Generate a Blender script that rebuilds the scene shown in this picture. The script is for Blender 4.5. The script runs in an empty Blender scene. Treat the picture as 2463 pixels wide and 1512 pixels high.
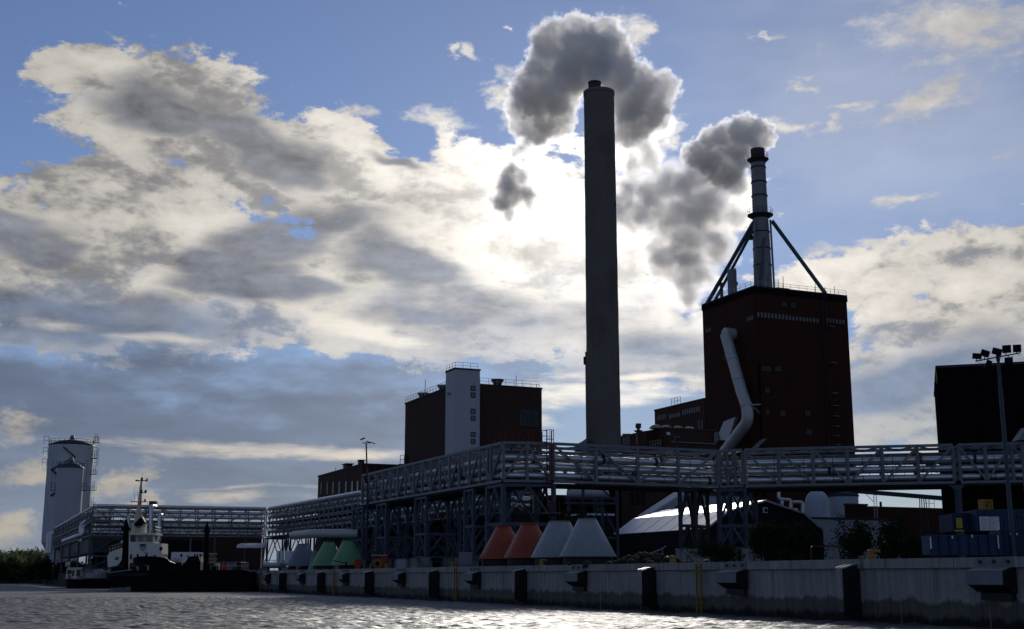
import bpy, bmesh, math, random
from mathutils import Vector, Matrix, noise as mnoise
R = math.radians
random.seed(7)
scene = bpy.context.scene
C = scene.collection

# ------------------------------------------------------------------ camera
TILT = R(11.8)
CAM_Z = 2.32
FS = 3008.0                     # focal length counted in 1/2462 of the picture width
cam_d = bpy.data.cameras.new('camera')
cam_d.sensor_width = 36.0
cam_d.lens = FS / 2462.0 * 36.0
cam_d.clip_start = 0.5
cam_d.clip_end = 9000.0
cam = bpy.data.objects.new('camera', cam_d)
C.objects.link(cam)
cam.location = (0, 0, CAM_Z)
cam.rotation_euler = (math.pi / 2 + TILT, 0, 0)
scene.camera = cam

scene.view_settings.view_transform = 'Standard'
scene.view_settings.look = 'None'
scene.view_settings.exposure = 0.0
scene.view_settings.gamma = 1.0
scene.view_settings.use_curve_mapping = False
cy = scene.cycles
cy.use_denoising = True
cy.use_adaptive_sampling = True
cy.adaptive_threshold = 0.02
cy.max_bounces = 9
cy.diffuse_bounces = 2
cy.glossy_bounces = 3
cy.transmission_bounces = 3
cy.volume_bounces = 7
cy.transparent_max_bounces = 12
cy.sample_clamp_indirect = 4.0
cy.caustics_reflective = False
cy.caustics_refractive = False
cy.volume_step_rate = 1.0
cy.volume_max_steps = 512

_ct, _st = math.cos(TILT), math.sin(TILT)
def ray(x, y):
    a, b = x - 1231.0, 756.0 - y
    return Vector((a, FS * _ct - b * _st, FS * _st + b * _ct))
def P(x, y, Y):                  # the point Y metres ahead of the viewer on a sight line
    d = ray(x, y)
    return Vector((0, 0, CAM_Z)) + d * (Y / d.y)
def GZ(x, y, z):                 # the point at height z on a sight line
    d = ray(x, y)
    return Vector((0, 0, CAM_Z)) + d * ((z - CAM_Z) / d.z)
def proj(p):
    v = Vector(p) - Vector((0, 0, CAM_Z))
    w = v.y * _ct + v.z * _st
    return (1231 + FS * v.x / w, 756 - FS * (v.z * _ct - v.y * _st) / w)

# ------------------------------------------------------------------ node helper
class NT:
    def __init__(s, tree):
        s.t = tree
    def new(s, typ, **kw):
        n = s.t.nodes.new(typ)
        for k, v in kw.items():
            setattr(n, k, v)
        return n
    def put(s, sock, v):
        if v is None:
            return
        if hasattr(v, 'is_output'):
            s.t.links.new(v, sock)
        else:
            if sock.type == 'RGBA' and len(v) == 3:
                v = (*v, 1)
            sock.default_value = v
    def m(s, op, a, b=None, c=None, clamp=False):
        n = s.new('ShaderNodeMath', operation=op, use_clamp=clamp)
        for i, v in enumerate((a, b, c)):
            s.put(n.inputs[i], v)
        return n.outputs[0]
    def add(s, a, b): return s.m('ADD', a, b)
    def sub(s, a, b): return s.m('SUBTRACT', a, b)
    def mul(s, a, b): return s.m('MULTIPLY', a, b)
    def v(s, op, a, b=None, c=None):
        n = s.new('ShaderNodeVectorMath', operation=op)
        for i, q in enumerate((a, b, c)):
            s.put(n.inputs[i], q)
        return n
    def vadd(s, a, b): return s.v('ADD', a, b).outputs[0]
    def vmul(s, a, b): return s.v('MULTIPLY', a, b).outputs[0]
    def scale(s, a, f):
        n = s.new('ShaderNodeVectorMath', operation='SCALE')
        s.put(n.inputs[0], a); s.put(n.inputs['Scale'], f)
        return n.outputs[0]
    def noise(s, vec, scale, detail=4.0, rough=0.55, lac=2.0, dim='3D', color=False, typ='FBM', dist=0.0):
        n = s.new('ShaderNodeTexNoise', noise_dimensions=dim, noise_type=typ)
        n.normalize = True
        s.put(n.inputs['Vector'], vec)
        n.inputs['Scale'].default_value = scale
        n.inputs['Detail'].default_value = detail
        n.inputs['Roughness'].default_value = rough
        n.inputs['Lacunarity'].default_value = lac
        n.inputs['Distortion'].default_value = dist
        return n.outputs['Color' if color else 'Fac']
    def sstep(s, x, lo, hi, a=0.0, b=1.0):
        n = s.new('ShaderNodeMapRange', interpolation_type='SMOOTHSTEP')
        s.put(n.inputs['Value'], x)
        for k, q in (('From Min', lo), ('From Max', hi), ('To Min', a), ('To Max', b)):
            s.put(n.inputs[k], q)
        return n.outputs['Result']
    def lin(s, x, lo, hi, a=0.0, b=1.0):
        n = s.new('ShaderNodeMapRange', interpolation_type='LINEAR')
        s.put(n.inputs['Value'], x)
        for k, q in (('From Min', lo), ('From Max', hi), ('To Min', a), ('To Max', b)):
            s.put(n.inputs[k], q)
        return n.outputs['Result']
    def mix(s, f, a, b, mode='MIX'):
        n = s.new('ShaderNodeMix', data_type='RGBA', blend_type=mode)
        n.clamp_factor = True
        s.put(n.inputs[0], f); s.put(n.inputs[6], a); s.put(n.inputs[7], b)
        return n.outputs[2]
    def sep(s, v):
        n = s.new('ShaderNodeSeparateXYZ'); s.put(n.inputs[0], v)
        return n.outputs
    def comb(s, x, y, z):
        n = s.new('ShaderNodeCombineXYZ')
        for i, q in enumerate((x, y, z)):
            s.put(n.inputs[i], q)
        return n.outputs[0]

# ------------------------------------------------------------------ sky and sun
SUN_DIR = ray(1442, 470).normalized()
SUN_EL = math.asin(SUN_DIR.z)
SUN_AZ = math.atan2(SUN_DIR.x, SUN_DIR.y)

def azel(x, y):
    d = ray(x, y).normalized()
    return math.atan2(d.x, d.y), math.asin(d.z)

def build_sky():
    w = bpy.data.worlds.new('World')
    scene.world = w
    w.use_nodes = True
    t = w.node_tree
    t.nodes.clear()
    n = NT(t)
    S = 0.05
    sky = n.new('ShaderNodeTexSky', sky_type='NISHITA', sun_disc=False)
    sky.sun_elevation = SUN_EL
    sky.sun_rotation = SUN_AZ
    sky.air_density = 1.0
    sky.dust_density = 0.0
    sky.ozone_density = 2.0
    tc = n.new('ShaderNodeTexCoord')
    d = tc.outputs['Generated']
    dx, dy, dz = n.sep(d)
    az = n.m('ARCTAN2', dx, dy)
    el = n.m('ARCSINE', n.m('MINIMUM', n.m('MAXIMUM', dz, -1.0), 1.0))
    cosang = n.v('DOT_PRODUCT', d, tuple(SUN_DIR)).outputs['Value']
    ang = n.m('ARCCOSINE', n.m('MINIMUM', cosang, 0.99999))
    # flattened direction for the cloud noises
    dd = n.vmul(d, (1.0, 1.0, 1.9))
    warpc = n.noise(dd, 9.0, 3.0, 0.55, color=True)
    warp = n.vadd(warpc, (-0.5, -0.5, -0.5))
    q = n.comb(az, el, 0.0)
    qw = n.vadd(q, n.vmul(warp, (0.085, 0.05, 0.0)))
    ddw = n.vadd(dd, n.scale(warp, 0.03))
    N1 = n.noise(ddw, 13.0, 11.0, 0.66)
    off = SUN_DIR * 0.016
    ddo = n.vadd(ddw, (off.x, off.y, off.z + 0.016))
    N2 = n.noise(ddo, 13.0, 5.0, 0.56)
    N3 = n.noise(n.vmul(dd, (1.0, 1.0, 1.6)), 10.0, 6.0, 0.55)
    relief = n.sub(n.noise(ddw, 13.0, 5.0, 0.56), N2)

    def blob(vec, x, y, rx, ry, ang_deg=0.0):
        a, e = azel(x, y)
        mp = n.new('ShaderNodeMapping', vector_type='TEXTURE')
        n.put(mp.inputs['Vector'], vec)
        mp.inputs['Location'].default_value = (a, e, 0)
        mp.inputs['Rotation'].default_value = (0, 0, -R(ang_deg))
        mp.inputs['Scale'].default_value = (rx / 3040.0, ry / 3040.0, 1.0)
        ln = n.v('LENGTH', mp.outputs[0]).outputs['Value']
        return n.sub(1.0, ln)                    # 1 at the centre, 0 on the rim, below 0 outside
    def union(vec, lst, k=0.12):
        out = None
        for i, b in enumerate(lst):
            if i and i % 5 == 0:          # evaluate in short runs (keeps the shader stack small)
                vec = n.v('MULTIPLY_ADD', out, (1e-9, 1e-9, 1e-9), vec).outputs[0]
            f = blob(vec, *b[:4], b[4] if len(b) > 4 else 0.0)
            if len(b) > 5:
                f = n.mul(f, b[5])
            out = f if out is None else n.m('SMOOTH_MAX', out, f, k)
        return out

    # where the broken cloud stands (x, y, rx, ry, tilt)
    cover = union(qw, [
        (480, 320, 420, 190, 14), (820, 430, 360, 160, 18), (180, 170, 130, 55, -5), (170, 620, 420, 170, 6),
        (330, 480, 300, 110, 0), (1110, 540, 540, 220, 6), (900, 700, 1000, 170, 2), (1430, 600, 430, 250, 0),
        (300, 740, 620, 130, 0), (1250, 800, 640, 100, 0), (1650, 860, 420, 95, 0),
        (2180, 665, 480, 75, 3), (2360, 640, 300, 120, 0), (2330, 880, 420, 230, 0), (2050, 990, 300, 140, 0),
    ])
    Nf = n.noise(dd, 46.0, 6.0, 0.62)
    qf = n.vadd(q, n.vmul(n.vadd(n.noise(dd, 30.0, 4.0, 0.6, color=True), (-0.5, -0.5, -0.5)), (0.07, 0.035, 0.0)))
    wisp = union(qf, [
        (1040, 285, 130, 40, 5), (860, 262, 80, 30, 0), (1130, 130, 60, 22, 15), (1075, 125, 24, 14, 0), (1200, 72, 16, 14, 0),
        (2330, 60, 420, 120, 8), (2230, 235, 250, 55, -17), (1905, 310, 70, 30, 0), (1985, 292, 46, 26, 0), (1840, 86, 40, 14, 0),
        (2000, 605, 110, 28, 0), (2140, 585, 130, 26, 0), (2240, 582, 80, 24, 0), (2040, 250, 90, 20, -8), (2440, 388, 60, 16, 0),
        (280, 100, 50, 18, 10), (180, 100, 40, 10, 0), (160, 145, 80, 40, 0), (2160, 480, 90, 20, 0), (1930, 205, 50, 18, 0),
        (1510, 130, 70, 90, 0), (1540, 100, 50, 60, 0), (1215, 240, 50, 120, 0), (1600, 330, 60, 120, 0),
        (40, 1010, 110, 50, -10), (100, 1130, 160, 60, -25), (20, 1270, 80, 70, -30), (290, 1160, 120, 40, -25), (350, 1205, 50, 36, 0),
    ], 0.05)
    # thick grey hearts of those clouds
    core = union(qw, [
        (400, 265, 210, 75, 10), (620, 335, 260, 70, 24), (700, 395, 210, 75, 8), (960, 385, 90, 26, 8), (720, 560, 240, 75, -10),
        (930, 615, 190, 75, 12), (560, 640, 210, 50, 0), (60, 560, 150, 60, 20), (190, 765, 480, 75, 2), (620, 700, 260, 50, 0),
        (2240, 900, 230, 90, -10), (1240, 770, 380, 110, 0, 0.42), (1620, 850, 300, 90, 0, 0.4), (1350, 900, 400, 60, 0, 0.4),
    ])
    # the flat slate-grey layer near the horizon, with lit breaks in it
    elw = n.add(el, n.add(n.mul(n.sub(N3, 0.5), 0.22), n.mul(n.sub(N1, 0.5), 0.10)))
    azw = n.add(az, n.mul(n.sub(N3, 0.5), 0.25))
    layer = n.sstep(elw, azel(1231, 1020)[1], azel(1231, 690)[1], 1.0, 0.0)
    layer = n.mul(layer, n.sstep(azw, azel(1420, 1000)[0], azel(850, 1000)[0], 0.42, 1.0))
    streak = union(n.vadd(q, n.vmul(warp, (0.06, 0.02, 0.0))), [
        (380, 818, 170, 24, 2), (170, 780, 140, 22, 0), (640, 1085, 430, 24, 1), (560, 1190, 300, 24, 0), (620, 1172, 320, 10, -2),
        (1400, 950, 330, 34, -2),
        (1560, 905, 240, 14, 2), (1250, 1010, 120, 60, 0), (860, 790, 240, 34, 14)])

    # beyond the photographed part the same broken cloud goes on
    inside = n.mul(n.sstep(n.m('ABSOLUTE', az), 0.44, 0.62, 1.0, 0.0), n.sstep(el, 0.47, 0.60, 1.0, 0.0))
    L = n.noise(n.vmul(d, (1, 1, 1.6)), 3.2, 3.0, 0.5)
    generic = n.lin(L, 0.42, 0.66, -0.45, 0.5)
    cover = n.add(n.mul(cover, inside), n.mul(generic, n.sub(1.0, inside)))
    gcore = n.lin(L, 0.50, 0.70, -0.4, 0.6)
    core = n.add(n.mul(n.m('MAXIMUM', core, -0.8), inside), n.mul(gcore, n.sub(1.0, inside)))

    tau = n.add(n.m('MAXIMUM', cover, -0.75), n.add(n.mul(n.sub(N1, 0.50), 2.2), n.mul(n.sub(Nf, 0.5), 0.55)))
    alpha = n.sstep(tau, 0.02, 0.22)
    thick = n.sstep(n.add(n.add(core, n.mul(n.sub(N3, 0.5), 1.5)), n.mul(n.sub(N1, 0.5), 1.0)), -0.10, 0.55)
    # sunward glow
    g1 = n.m('EXPONENT', n.mul(n.m('POWER', n.m('DIVIDE', ang, 0.105), 2.0), -1.0))
    g2 = n.m('EXPONENT', n.mul(ang, -1.0 / 0.17))
    g3 = n.m('EXPONENT', n.mul(ang, -1.0 / 0.6))
    lit = n.add(n.add(n.mul(g1, 0.40), n.mul(g2, 0.42)), n.add(n.mul(g3, 0.68), 0.15))
    lit = n.mul(lit, n.lin(relief, -0.25, 0.25, 0.80, 1.20))
    lit = n.mul(lit, n.lin(N1, 0.3, 0.7, 0.82, 1.12))
    rel2 = n.sub(n.noise(ddw, 38.0, 4.0, 0.6), n.noise(n.vadd(ddw, (off.x * .35, off.y * .35, off.z * .35 + 0.005)), 38.0, 4.0, 0.6))
    relief = n.add(relief, n.mul(rel2, 0.45))
    shade = n.sstep(n.add(relief, n.mul(n.sub(N3, 0.5), 0.3)), 0.05, -0.17)
    warm = n.mix(n.sstep(el, 0.02, 0.26), (1.0, 0.90, 0.75), (1.0, 0.945, 0.865))
    edge_c = n.vmul(n.comb(lit, lit, lit), warm)
    dk = n.add(n.mul(g2, 0.16), n.mul(n.lin(N3, 0.3, 0.7, 0.17, 0.235), n.add(n.mul(g3, 0.75), 0.52)))
    dk = n.add(dk, n.mul(relief, 0.35))
    core_c = n.vmul(n.comb(dk, dk, dk), n.mix(n.sstep(el, 0.1, 0.3), (0.80, 0.98, 1.36), (0.96, 1.0, 1.13)))
    cloud_c = n.mix(n.m('MAXIMUM', n.mul(thick, 0.95), n.mul(shade, n.sstep(ang, 0.03, 0.33, 0.30, 0.66))), edge_c, core_c)
    # clear sky
    NSv = n.noise(n.vadd(n.vmul(d, (1.0, 1.0, 2.6)), n.scale(warp, 0.06)), 6.0, 8.0, 0.62)
    base = n.scale(sky.outputs[0], S)
    hz = n.m('EXPONENT', n.mul(ang, -1.0 / 0.20))
    base = n.vmul(base, (SKY_TINT))
    base = n.vadd(base, n.scale((1.0, 0.95, 0.86), n.mul(hz, 0.19)))
    veil = n.mul(n.sstep(n.add(blob(qw, 2250, 280, 900, 560, 10), n.mul(n.sub(N3, 0.5), 0.7)), 0.0, 0.9), n.mul(inside, 0.42))
    vc = n.add(n.mul(g2, 0.4), n.lin(NSv, 0.3, 0.7, 0.40, 0.60))
    base = n.mix(veil, base, n.vmul(n.comb(vc, vc, vc), (0.97, 1.0, 1.10)))
    # horizon layer over the clear sky, broken cloud over both
    NS = n.noise(n.vadd(n.vmul(d, (1.0, 1.0, 7.0)), n.scale(warp, 0.05)), 7.0, 9.0, 0.62)
    ly = n.lin(n.add(n.mul(N3, 0.5), n.mul(NS, 0.5)), 0.35, 0.65, 0.78, 1.25)
    lay_c = n.vmul(n.comb(ly, ly, ly), n.mix(n.sstep(el, 0.0, 0.14), (0.19, 0.235, 0.315), (0.112, 0.148, 0.232)))
    lay_c = n.vadd(lay_c, n.scale((1.0, 0.95, 0.88), n.mul(g2, 0.36)))
    col = n.mix(n.mul(layer, 0.93), base, lay_c)
    sk = n.mul(n.sstep(n.add(streak, n.add(n.mul(n.sub(NS, 0.5), 2.6), n.mul(n.sub(N1, 0.5), 1.4))), 0.05, 0.95), n.lin(NS, 0.35, 0.65, 0.55, 1.05))
    sk_l = n.add(n.add(n.mul(g2, 1.0), n.mul(g3, 0.75)), 0.22)
    sk_c = n.vmul(n.comb(sk_l, sk_l, sk_l), n.mix(n.sstep(el, 0.02, 0.20), (1.0, 0.87, 0.68), (1.0, 0.93, 0.82)))
    fade = n.sub(1.0, n.mul(layer, n.lin(tau, 0.3, 1.0, 0.92, 0.75)))
    col = n.mix(n.mul(alpha, fade), col, cloud_c)
    col = n.mix(n.mul(sk, 0.72), col, sk_c)
    wa = n.sstep(n.add(n.m('MAXIMUM', wisp, -0.6), n.add(n.mul(n.sub(N1, 0.5), 2.4), n.mul(n.sub(Nf, 0.5), 1.6))), 0.12, 1.05)
    wa = n.mul(wa, n.mul(inside, 0.85))
    wl = n.add(n.mul(lit, 0.85), 0.05)
    col = n.mix(wa, col, n.vmul(n.comb(wl, wl, wl), warm))
    out = n.scale(col, 1.0 / S)
    bg = n.new('ShaderNodeBackground')
    n.put(bg.inputs['Color'], out)
    bg.inputs['Strength'].default_value = S
    o = n.new('ShaderNodeOutputWorld')
    t.links.new(bg.outputs[0], o.inputs['Surface'])
    w.cycles.sampling_method = 'MANUAL'
    w.cycles.sample_map_resolution = 1024
SKY_TINT = (1.20, 1.22, 1.55)
build_sky()

sun_d = bpy.data.lights.new('sun', 'SUN')
sun_d.energy = 2.9
sun_d.angle = R(5.0)          # the sun stands veiled behind thin cloud and steam
sun_d.color = (1.0, 0.94, 0.85)
sun = bpy.data.objects.new('sun', sun_d)
C.objects.link(sun)
sun.rotation_euler = (-SUN_DIR).to_track_quat('-Z', 'Y').to_euler()
# ------------------------------------------------------------------ object helpers
def link(o, parent=None):
    C.objects.link(o)
    if parent is not None:
        o.parent = parent
    return o
def tag(o, label=None, cat=None, group=None, kind=None):
    if label: o['label'] = label
    if cat: o['category'] = cat
    if group: o['group'] = group
    if kind: o['kind'] = kind
    return o
def thing(name, label, cat, loc=(0, 0, 0), group=None, rot=None):
    o = bpy.data.objects.new(name, None)
    o.empty_display_size = 0.3
    link(o)
    if rot is None:
        o.location = loc
    else:
        o.matrix_basis = Matrix.Translation(Vector(loc)) @ rot
    return tag(o, label, cat, group)

def wmat(o):
    return o.matrix_basis if o.parent is None else wmat(o.parent) @ o.matrix_basis

class MB:
    """collects shapes into one mesh"""
    def __init__(s):
        s.v, s.f, s.sm = [], [], []
    def _add(s, vs, fs, smooth=False):
        b = len(s.v)
        s.v += [tuple(p) for p in vs]
        s.f += [tuple(i + b for i in q) for q in fs]
        s.sm += [smooth] * len(fs)
        return s
    def obox(s, o, ax, ay, az):
        o, ax, ay, az = map(Vector, (o, ax, ay, az))
        if ax.cross(ay).dot(az) < 0:
            ax, ay = ay, ax
        vs = [o, o + ax, o + ax + ay, o + ay]
        vs += [p + az for p in vs]
        return s._add(vs, [(3, 2, 1, 0), (4, 5, 6, 7), (0, 1, 5, 4), (1, 2, 6, 5), (2, 3, 7, 6), (3, 0, 4, 7)])
    def box(s, lo, hi):
        return s.obox(lo, (hi[0] - lo[0], 0, 0), (0, hi[1] - lo[1], 0), (0, 0, hi[2] - lo[2]))
    def beam(s, p0, p1, w, h=None, up=(0, 0, 1)):
        p0, p1 = Vector(p0), Vector(p1)
        h = w if h is None else h
        d = (p1 - p0).normalized()
        up = Vector(up)
        if abs(d.dot(up)) > 0.98:
            up = U
        a = d.cross(up).normalized()
        b = a.cross(d).normalized()
        return s.obox(p0 - a * w / 2 - b * h / 2, p1 - p0, a * w, b * h)
    def tube(s, p0, p1, r, r1=None, n=10, caps=True, smooth=True):
        p0, p1 = Vector(p0), Vector(p1)
        r1 = r if r1 is None else r1
        d = (p1 - p0).normalized()
        up = Vector((0, 0, 1)) if abs(d.z) < 0.95 else Vector((1, 0, 0))
        a = d.cross(up).normalized(); b = d.cross(a).normalized()
        vs = []
        for p, q in ((p0, r), (p1, r1)):
            for i in range(n):
                t = 2 * math.pi * i / n
                vs.append(p + a * math.cos(t) * q + b * math.sin(t) * q)
        s._add(vs, [(i, n + i, n + (i + 1) % n, (i + 1) % n) for i in range(n)], smooth)
        if caps:
            k = len(s.v) - 2 * n
            s.cap(range(k, k + n)); s.cap(reversed(range(k + n, k + 2 * n)))
        return s
    def cap(s, idx):
        idx = list(idx); b = len(s.v)
        s.v += [s.v[i] for i in idx]
        s.f.append(tuple(range(b, b + len(idx)))); s.sm.append(False)
    def lathe(s, c, prof, n=24, caps=True, axis=None, smooth=True):
        """prof: (radius, height) from the bottom up"""
        c = Vector(c)
        vs, fs = [], []
        for r, z in prof:
            for i in range(n):
                t = 2 * math.pi * i / n
                vs.append(c + Vector((r * math.cos(t), r * math.sin(t), z)))
        for k in range(len(prof) - 1):
            for i in range(n):
                j = (i + 1) % n
                fs.append((k * n + i, k * n + j, (k + 1) * n + j, (k + 1) * n + i))
        b = len(s.v)
        s._add(vs, fs, smooth)
        if caps:
            s.cap([b + i for i in reversed(range(n))]); s.cap([b + (len(prof) - 1) * n + i for i in range(n)])
        return s
    def prism(s, pts, ext):
        """a planar outline (list of 3-D points) pushed along ext"""
        pts = [Vector(p) for p in pts]; ext = Vector(ext)
        nrm = Vector((0, 0, 0))
        for i in range(len(pts)):
            nrm += pts[i].cross(pts[(i + 1) % len(pts)])
        if nrm.dot(ext) > 0:
            pts = pts[::-1]
        n = len(pts)
        vs = pts + [p + ext for p in pts]
        return s._add(vs, [tuple(range(n)), tuple(n + i for i in reversed(range(n)))] +
                      [((i + 1) % n, i, n + i, n + (i + 1) % n) for i in range(n)])
    def ico(s, c, r, sub=2, sq=(1, 1, 1)):
        vs, fs = _ico(sub)
        c = Vector(c)
        return s._add([c + Vector((v[0] * r * sq[0], v[1] * r * sq[1], v[2] * r * sq[2])) for v in vs], fs, True)
    def path(s, pts, r, n=10, bend=None):
        """a pipe along a polyline with mitred, slightly rounded corners"""
        pts = [Vector(p) for p in pts]
        if bend:
            out = [pts[0]]
            for i in range(1, len(pts) - 1):
                a = (pts[i - 1] - pts[i]); b = (pts[i + 1] - pts[i])
                k = min(bend, a.length * 0.45, b.length * 0.45)
                A, B = pts[i] + a.normalized() * k, pts[i] + b.normalized() * k
                for t in (0.0, 0.25, 0.5, 0.75, 1.0):
                    out.append(A * (1 - t) ** 2 + pts[i] * 2 * t * (1 - t) + B * t * t)
            out.append(pts[-1])
            pts = out
        ref = None
        rings = []
        for i, p in enumerate(pts):
            d = (pts[min(i + 1, len(pts) - 1)] - pts[max(i - 1, 0)]).normalized()
            if ref is None:
                up = Vector((0, 0, 1)) if abs(d.z) < 0.9 else Vector((1, 0, 0))
                ref = d.cross(up).normalized()
            a = (ref - d * ref.dot(d)).normalized(); ref = a
            b = d.cross(a)
            rings.append([p + a * math.cos(2 * math.pi * k / n) * r + b * math.sin(2 * math.pi * k / n) * r for k in range(n)])
        vs = [q for g in rings for q in g]
        fs = []
        for i in range(len(rings) - 1):
            for k in range(n):
                j = (k + 1) % n
                fs.append((i * n + k, i * n + j, (i + 1) * n + j, (i + 1) * n + k))
        b0 = len(s.v)
        s._add(vs, fs, True)
        L = (len(rings) - 1) * n
        s.cap([b0 + k for k in reversed(range(n))]); s.cap([b0 + L + k for k in range(n)])
        return s
    def build(s, name, m, parent=None, bevel=0.0, top=None):
        me = bpy.data.meshes.new(name)
        if parent is not None:
            off = wmat(parent).inverted()
            vs = [tuple(off @ Vector(p)) for p in s.v]
        else:
            vs = s.v
        me.from_pydata(vs, [], s.f)
        me.polygons.foreach_set('use_smooth', s.sm)
        me.materials.append(m)
        o = bpy.data.objects.new(name, me)
        link(o, parent)
        if bevel:
            md = o.modifiers.new('bevel', 'BEVEL'); md.width = bevel; md.segments = 2; md.limit_method = 'ANGLE'
        return o
_icos = {}
def _ico(sub):
    if sub not in _icos:
        bm = bmesh.new(); bmesh.ops.create_icosphere(bm, subdivisions=sub, radius=1.0)
        bm.verts.ensure_lookup_table()
        _icos[sub] = ([tuple(v.co) for v in bm.verts], [tuple(v.index for v in f.verts) for f in bm.faces])
        bm.free()
    return _icos[sub]

# single straight members share one unit mesh per material; each is an object of its own
_units = {}
def _unit(kind, m):
    k = (kind, m.name)
    if k not in _units:
        b = MB()
        if kind == 'bar':
            b.box((-.5, -.5, 0), (.5, .5, 1))
        elif kind == 'rod':
            b.tube((0, 0, 0), (0, 0, 1), 1.0, n=6)
        else:
            b.tube((0, 0, 0), (0, 0, 1), 1.0, n=20)
        me = bpy.data.meshes.new(kind)
        me.from_pydata(b.v, [], b.f); me.polygons.foreach_set('use_smooth', b.sm); me.materials.append(m)
        _units[k] = me
    return _units[k]
def member(name, p0, p1, w, h, m, parent, kind='bar', up=None):
    p0, p1 = Vector(p0), Vector(p1)
    d = p1 - p0; L = d.length; d = d / L
    u = Vector(up) if up is not None else Vector((0, 0, 1))
    if abs(d.dot(u)) > 0.98:
        u = U
    a = d.cross(u).normalized(); b = a.cross(d).normalized()
    M = Matrix(((a.x * w, b.x * h, d.x * L, p0.x), (a.y * w, b.y * h, d.y * L, p0.y), (a.z * w, b.z * h, d.z * L, p0.z), (0, 0, 0, 1)))
    o = bpy.data.objects.new(name, _unit(kind, m))
    link(o, parent)
    if parent is not None:
        M = wmat(parent).inverted() @ M
    o.matrix_basis = M
    return o
def copy_tree(o, M, parent=None):
    c = o.copy(); link(c, parent)
    c.matrix_basis = M if parent is None else o.matrix_basis
    for ch in o.children:
        copy_tree(ch, None, c)
    return c
def rod(name, p0, p1, r, m, parent): return member(name, p0, p1, r, r, m, parent, 'rod')
def pipe(name, p0, p1, r, m, parent): return member(name, p0, p1, r, r, m, parent, 'pipe')

# axes of the works: U runs along the quay away from the viewer, V runs inland
QA = R(23.5)
U = Vector((-math.sin(QA), math.cos(QA), 0))
V = Vector((math.cos(QA), math.sin(QA), 0))
Z = Vector((0, 0, 1))
ROT = Matrix((( V.x, U.x, 0, 0), (V.y, U.y, 0, 0), (0, 0, 1, 0), (0, 0, 0, 1)))
def along(p, d, x, z=None):
    """the point p + s*d that is seen in picture column x"""
    p, d = Vector(p), Vector(d)
    lo, hi = -200.0, 400.0
    f = lambda s: proj(p + d * s)[0] - x
    # keep in front of the viewer
    while (p + d * lo).y < 15: lo += 5
    while (p + d * hi).y < 15: hi -= 5
    a = f(lo)
    for _ in range(60):
        mid = (lo + hi) / 2
        if (f(mid) > 0) == (a > 0): lo = mid
        else: hi = mid
    return p + d * lo

# ------------------------------------------------------------------ materials
def mat(name, col, rough=0.7, metal=0.0, var=0.25, scale=1.2, spec=0.25, streak=0.0, stain=None, bump=0.0, bscale=8.0, rvar=0.1, coord='Object', dirt=None):
    m = bpy.data.materials.new(name)
    m.use_nodes = True
    t = m.node_tree
    b = t.nodes['Principled BSDF']
    n = NT(t)
    geo = n.new('ShaderNodeNewGeometry')
    pos = geo.outputs['Position']
    N = n.noise(pos, scale, 6.0, 0.6)
    f = n.lin(N, 0.25, 0.75, 1.0 - var, 1.0 + var)
    c = n.scale(col, f)
    if streak:
        st = n.noise(n.vmul(pos, (2.2, 2.2, 0.10)), 1.6, 5.0, 0.6)
        c = n.scale(c, n.lin(st, 0.3, 0.7, 1.0 - streak, 1.0 + streak))
    if stain:
        sc, colr, lo, hi = stain
        sN = n.noise(n.vmul(pos, (1, 1, 0.5)), sc, 7.0, 0.65)
        c = n.mix(n.sstep(sN, lo, hi), c, colr)
    n.put(b.inputs['Base Color'], c)
    n.put(b.inputs['Roughness'], n.lin(N, 0.2, 0.8, max(0.05, rough - rvar), min(1, rough + rvar)))
    b.inputs['Metallic'].default_value = metal
    b.inputs['Specular IOR Level'].default_value = spec
    if bump:
        bp = n.new('ShaderNodeBump'); bp.inputs['Strength'].default_value = bump
        bp.inputs['Distance'].default_value = 0.05
        n.put(bp.inputs['Height'], n.noise(pos, bscale, 5.0, 0.6))
        t.links.new(bp.outputs[0], b.inputs['Normal'])
    return m
M = {}
M['concrete'] = mat('concrete', (0.24, 0.235, 0.225), 0.85, var=0.25, scale=0.8, streak=0.35, stain=(0.7, (0.07, 0.066, 0.06), 0.50, 0.72), bump=0.4, bscale=5)
M['concrete_light'] = mat('concrete_light', (0.30, 0.285, 0.26), 0.85, var=0.12, scale=0.25, streak=0.10, bump=0.2, bscale=3)
M['wet_dark'] = mat('wet_dark', (0.016, 0.016, 0.016), 0.45, var=0.4, scale=1.5, streak=0.4)
M['rubber'] = mat('rubber', (0.018, 0.018, 0.02), 0.55, var=0.3)
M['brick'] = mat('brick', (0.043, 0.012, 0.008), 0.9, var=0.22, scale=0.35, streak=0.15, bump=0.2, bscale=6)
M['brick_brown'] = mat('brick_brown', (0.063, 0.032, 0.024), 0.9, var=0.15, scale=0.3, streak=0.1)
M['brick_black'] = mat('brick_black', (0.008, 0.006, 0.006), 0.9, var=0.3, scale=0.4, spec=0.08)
M['panel_grey'] = mat('panel_grey', (0.44, 0.455, 0.49), 0.55, var=0.05, scale=0.3)
M['steel'] = mat('steel', (0.19, 0.198, 0.212), 0.5, var=0.18, scale=1.0, stain=(1.6, (0.14, 0.10, 0.08), 0.66, 0.82))
M['steel_blue'] = mat('steel_blue', (0.060, 0.080, 0.11), 0.55, var=0.2, scale=1.0)
M['steel_dark'] = mat('steel_dark', (0.035, 0.037, 0.042), 0.6, var=0.3)
M['cladding'] = mat('cladding', (0.62, 0.63, 0.65), 0.38, 0.75, var=0.10, scale=0.8, rvar=0.12)
M['duct'] = mat('duct', (0.465, 0.465, 0.473), 0.45, 0.3, var=0.08, scale=0.5, stain=(0.5, (0.28, 0.24, 0.2), 0.62, 0.8))
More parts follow.
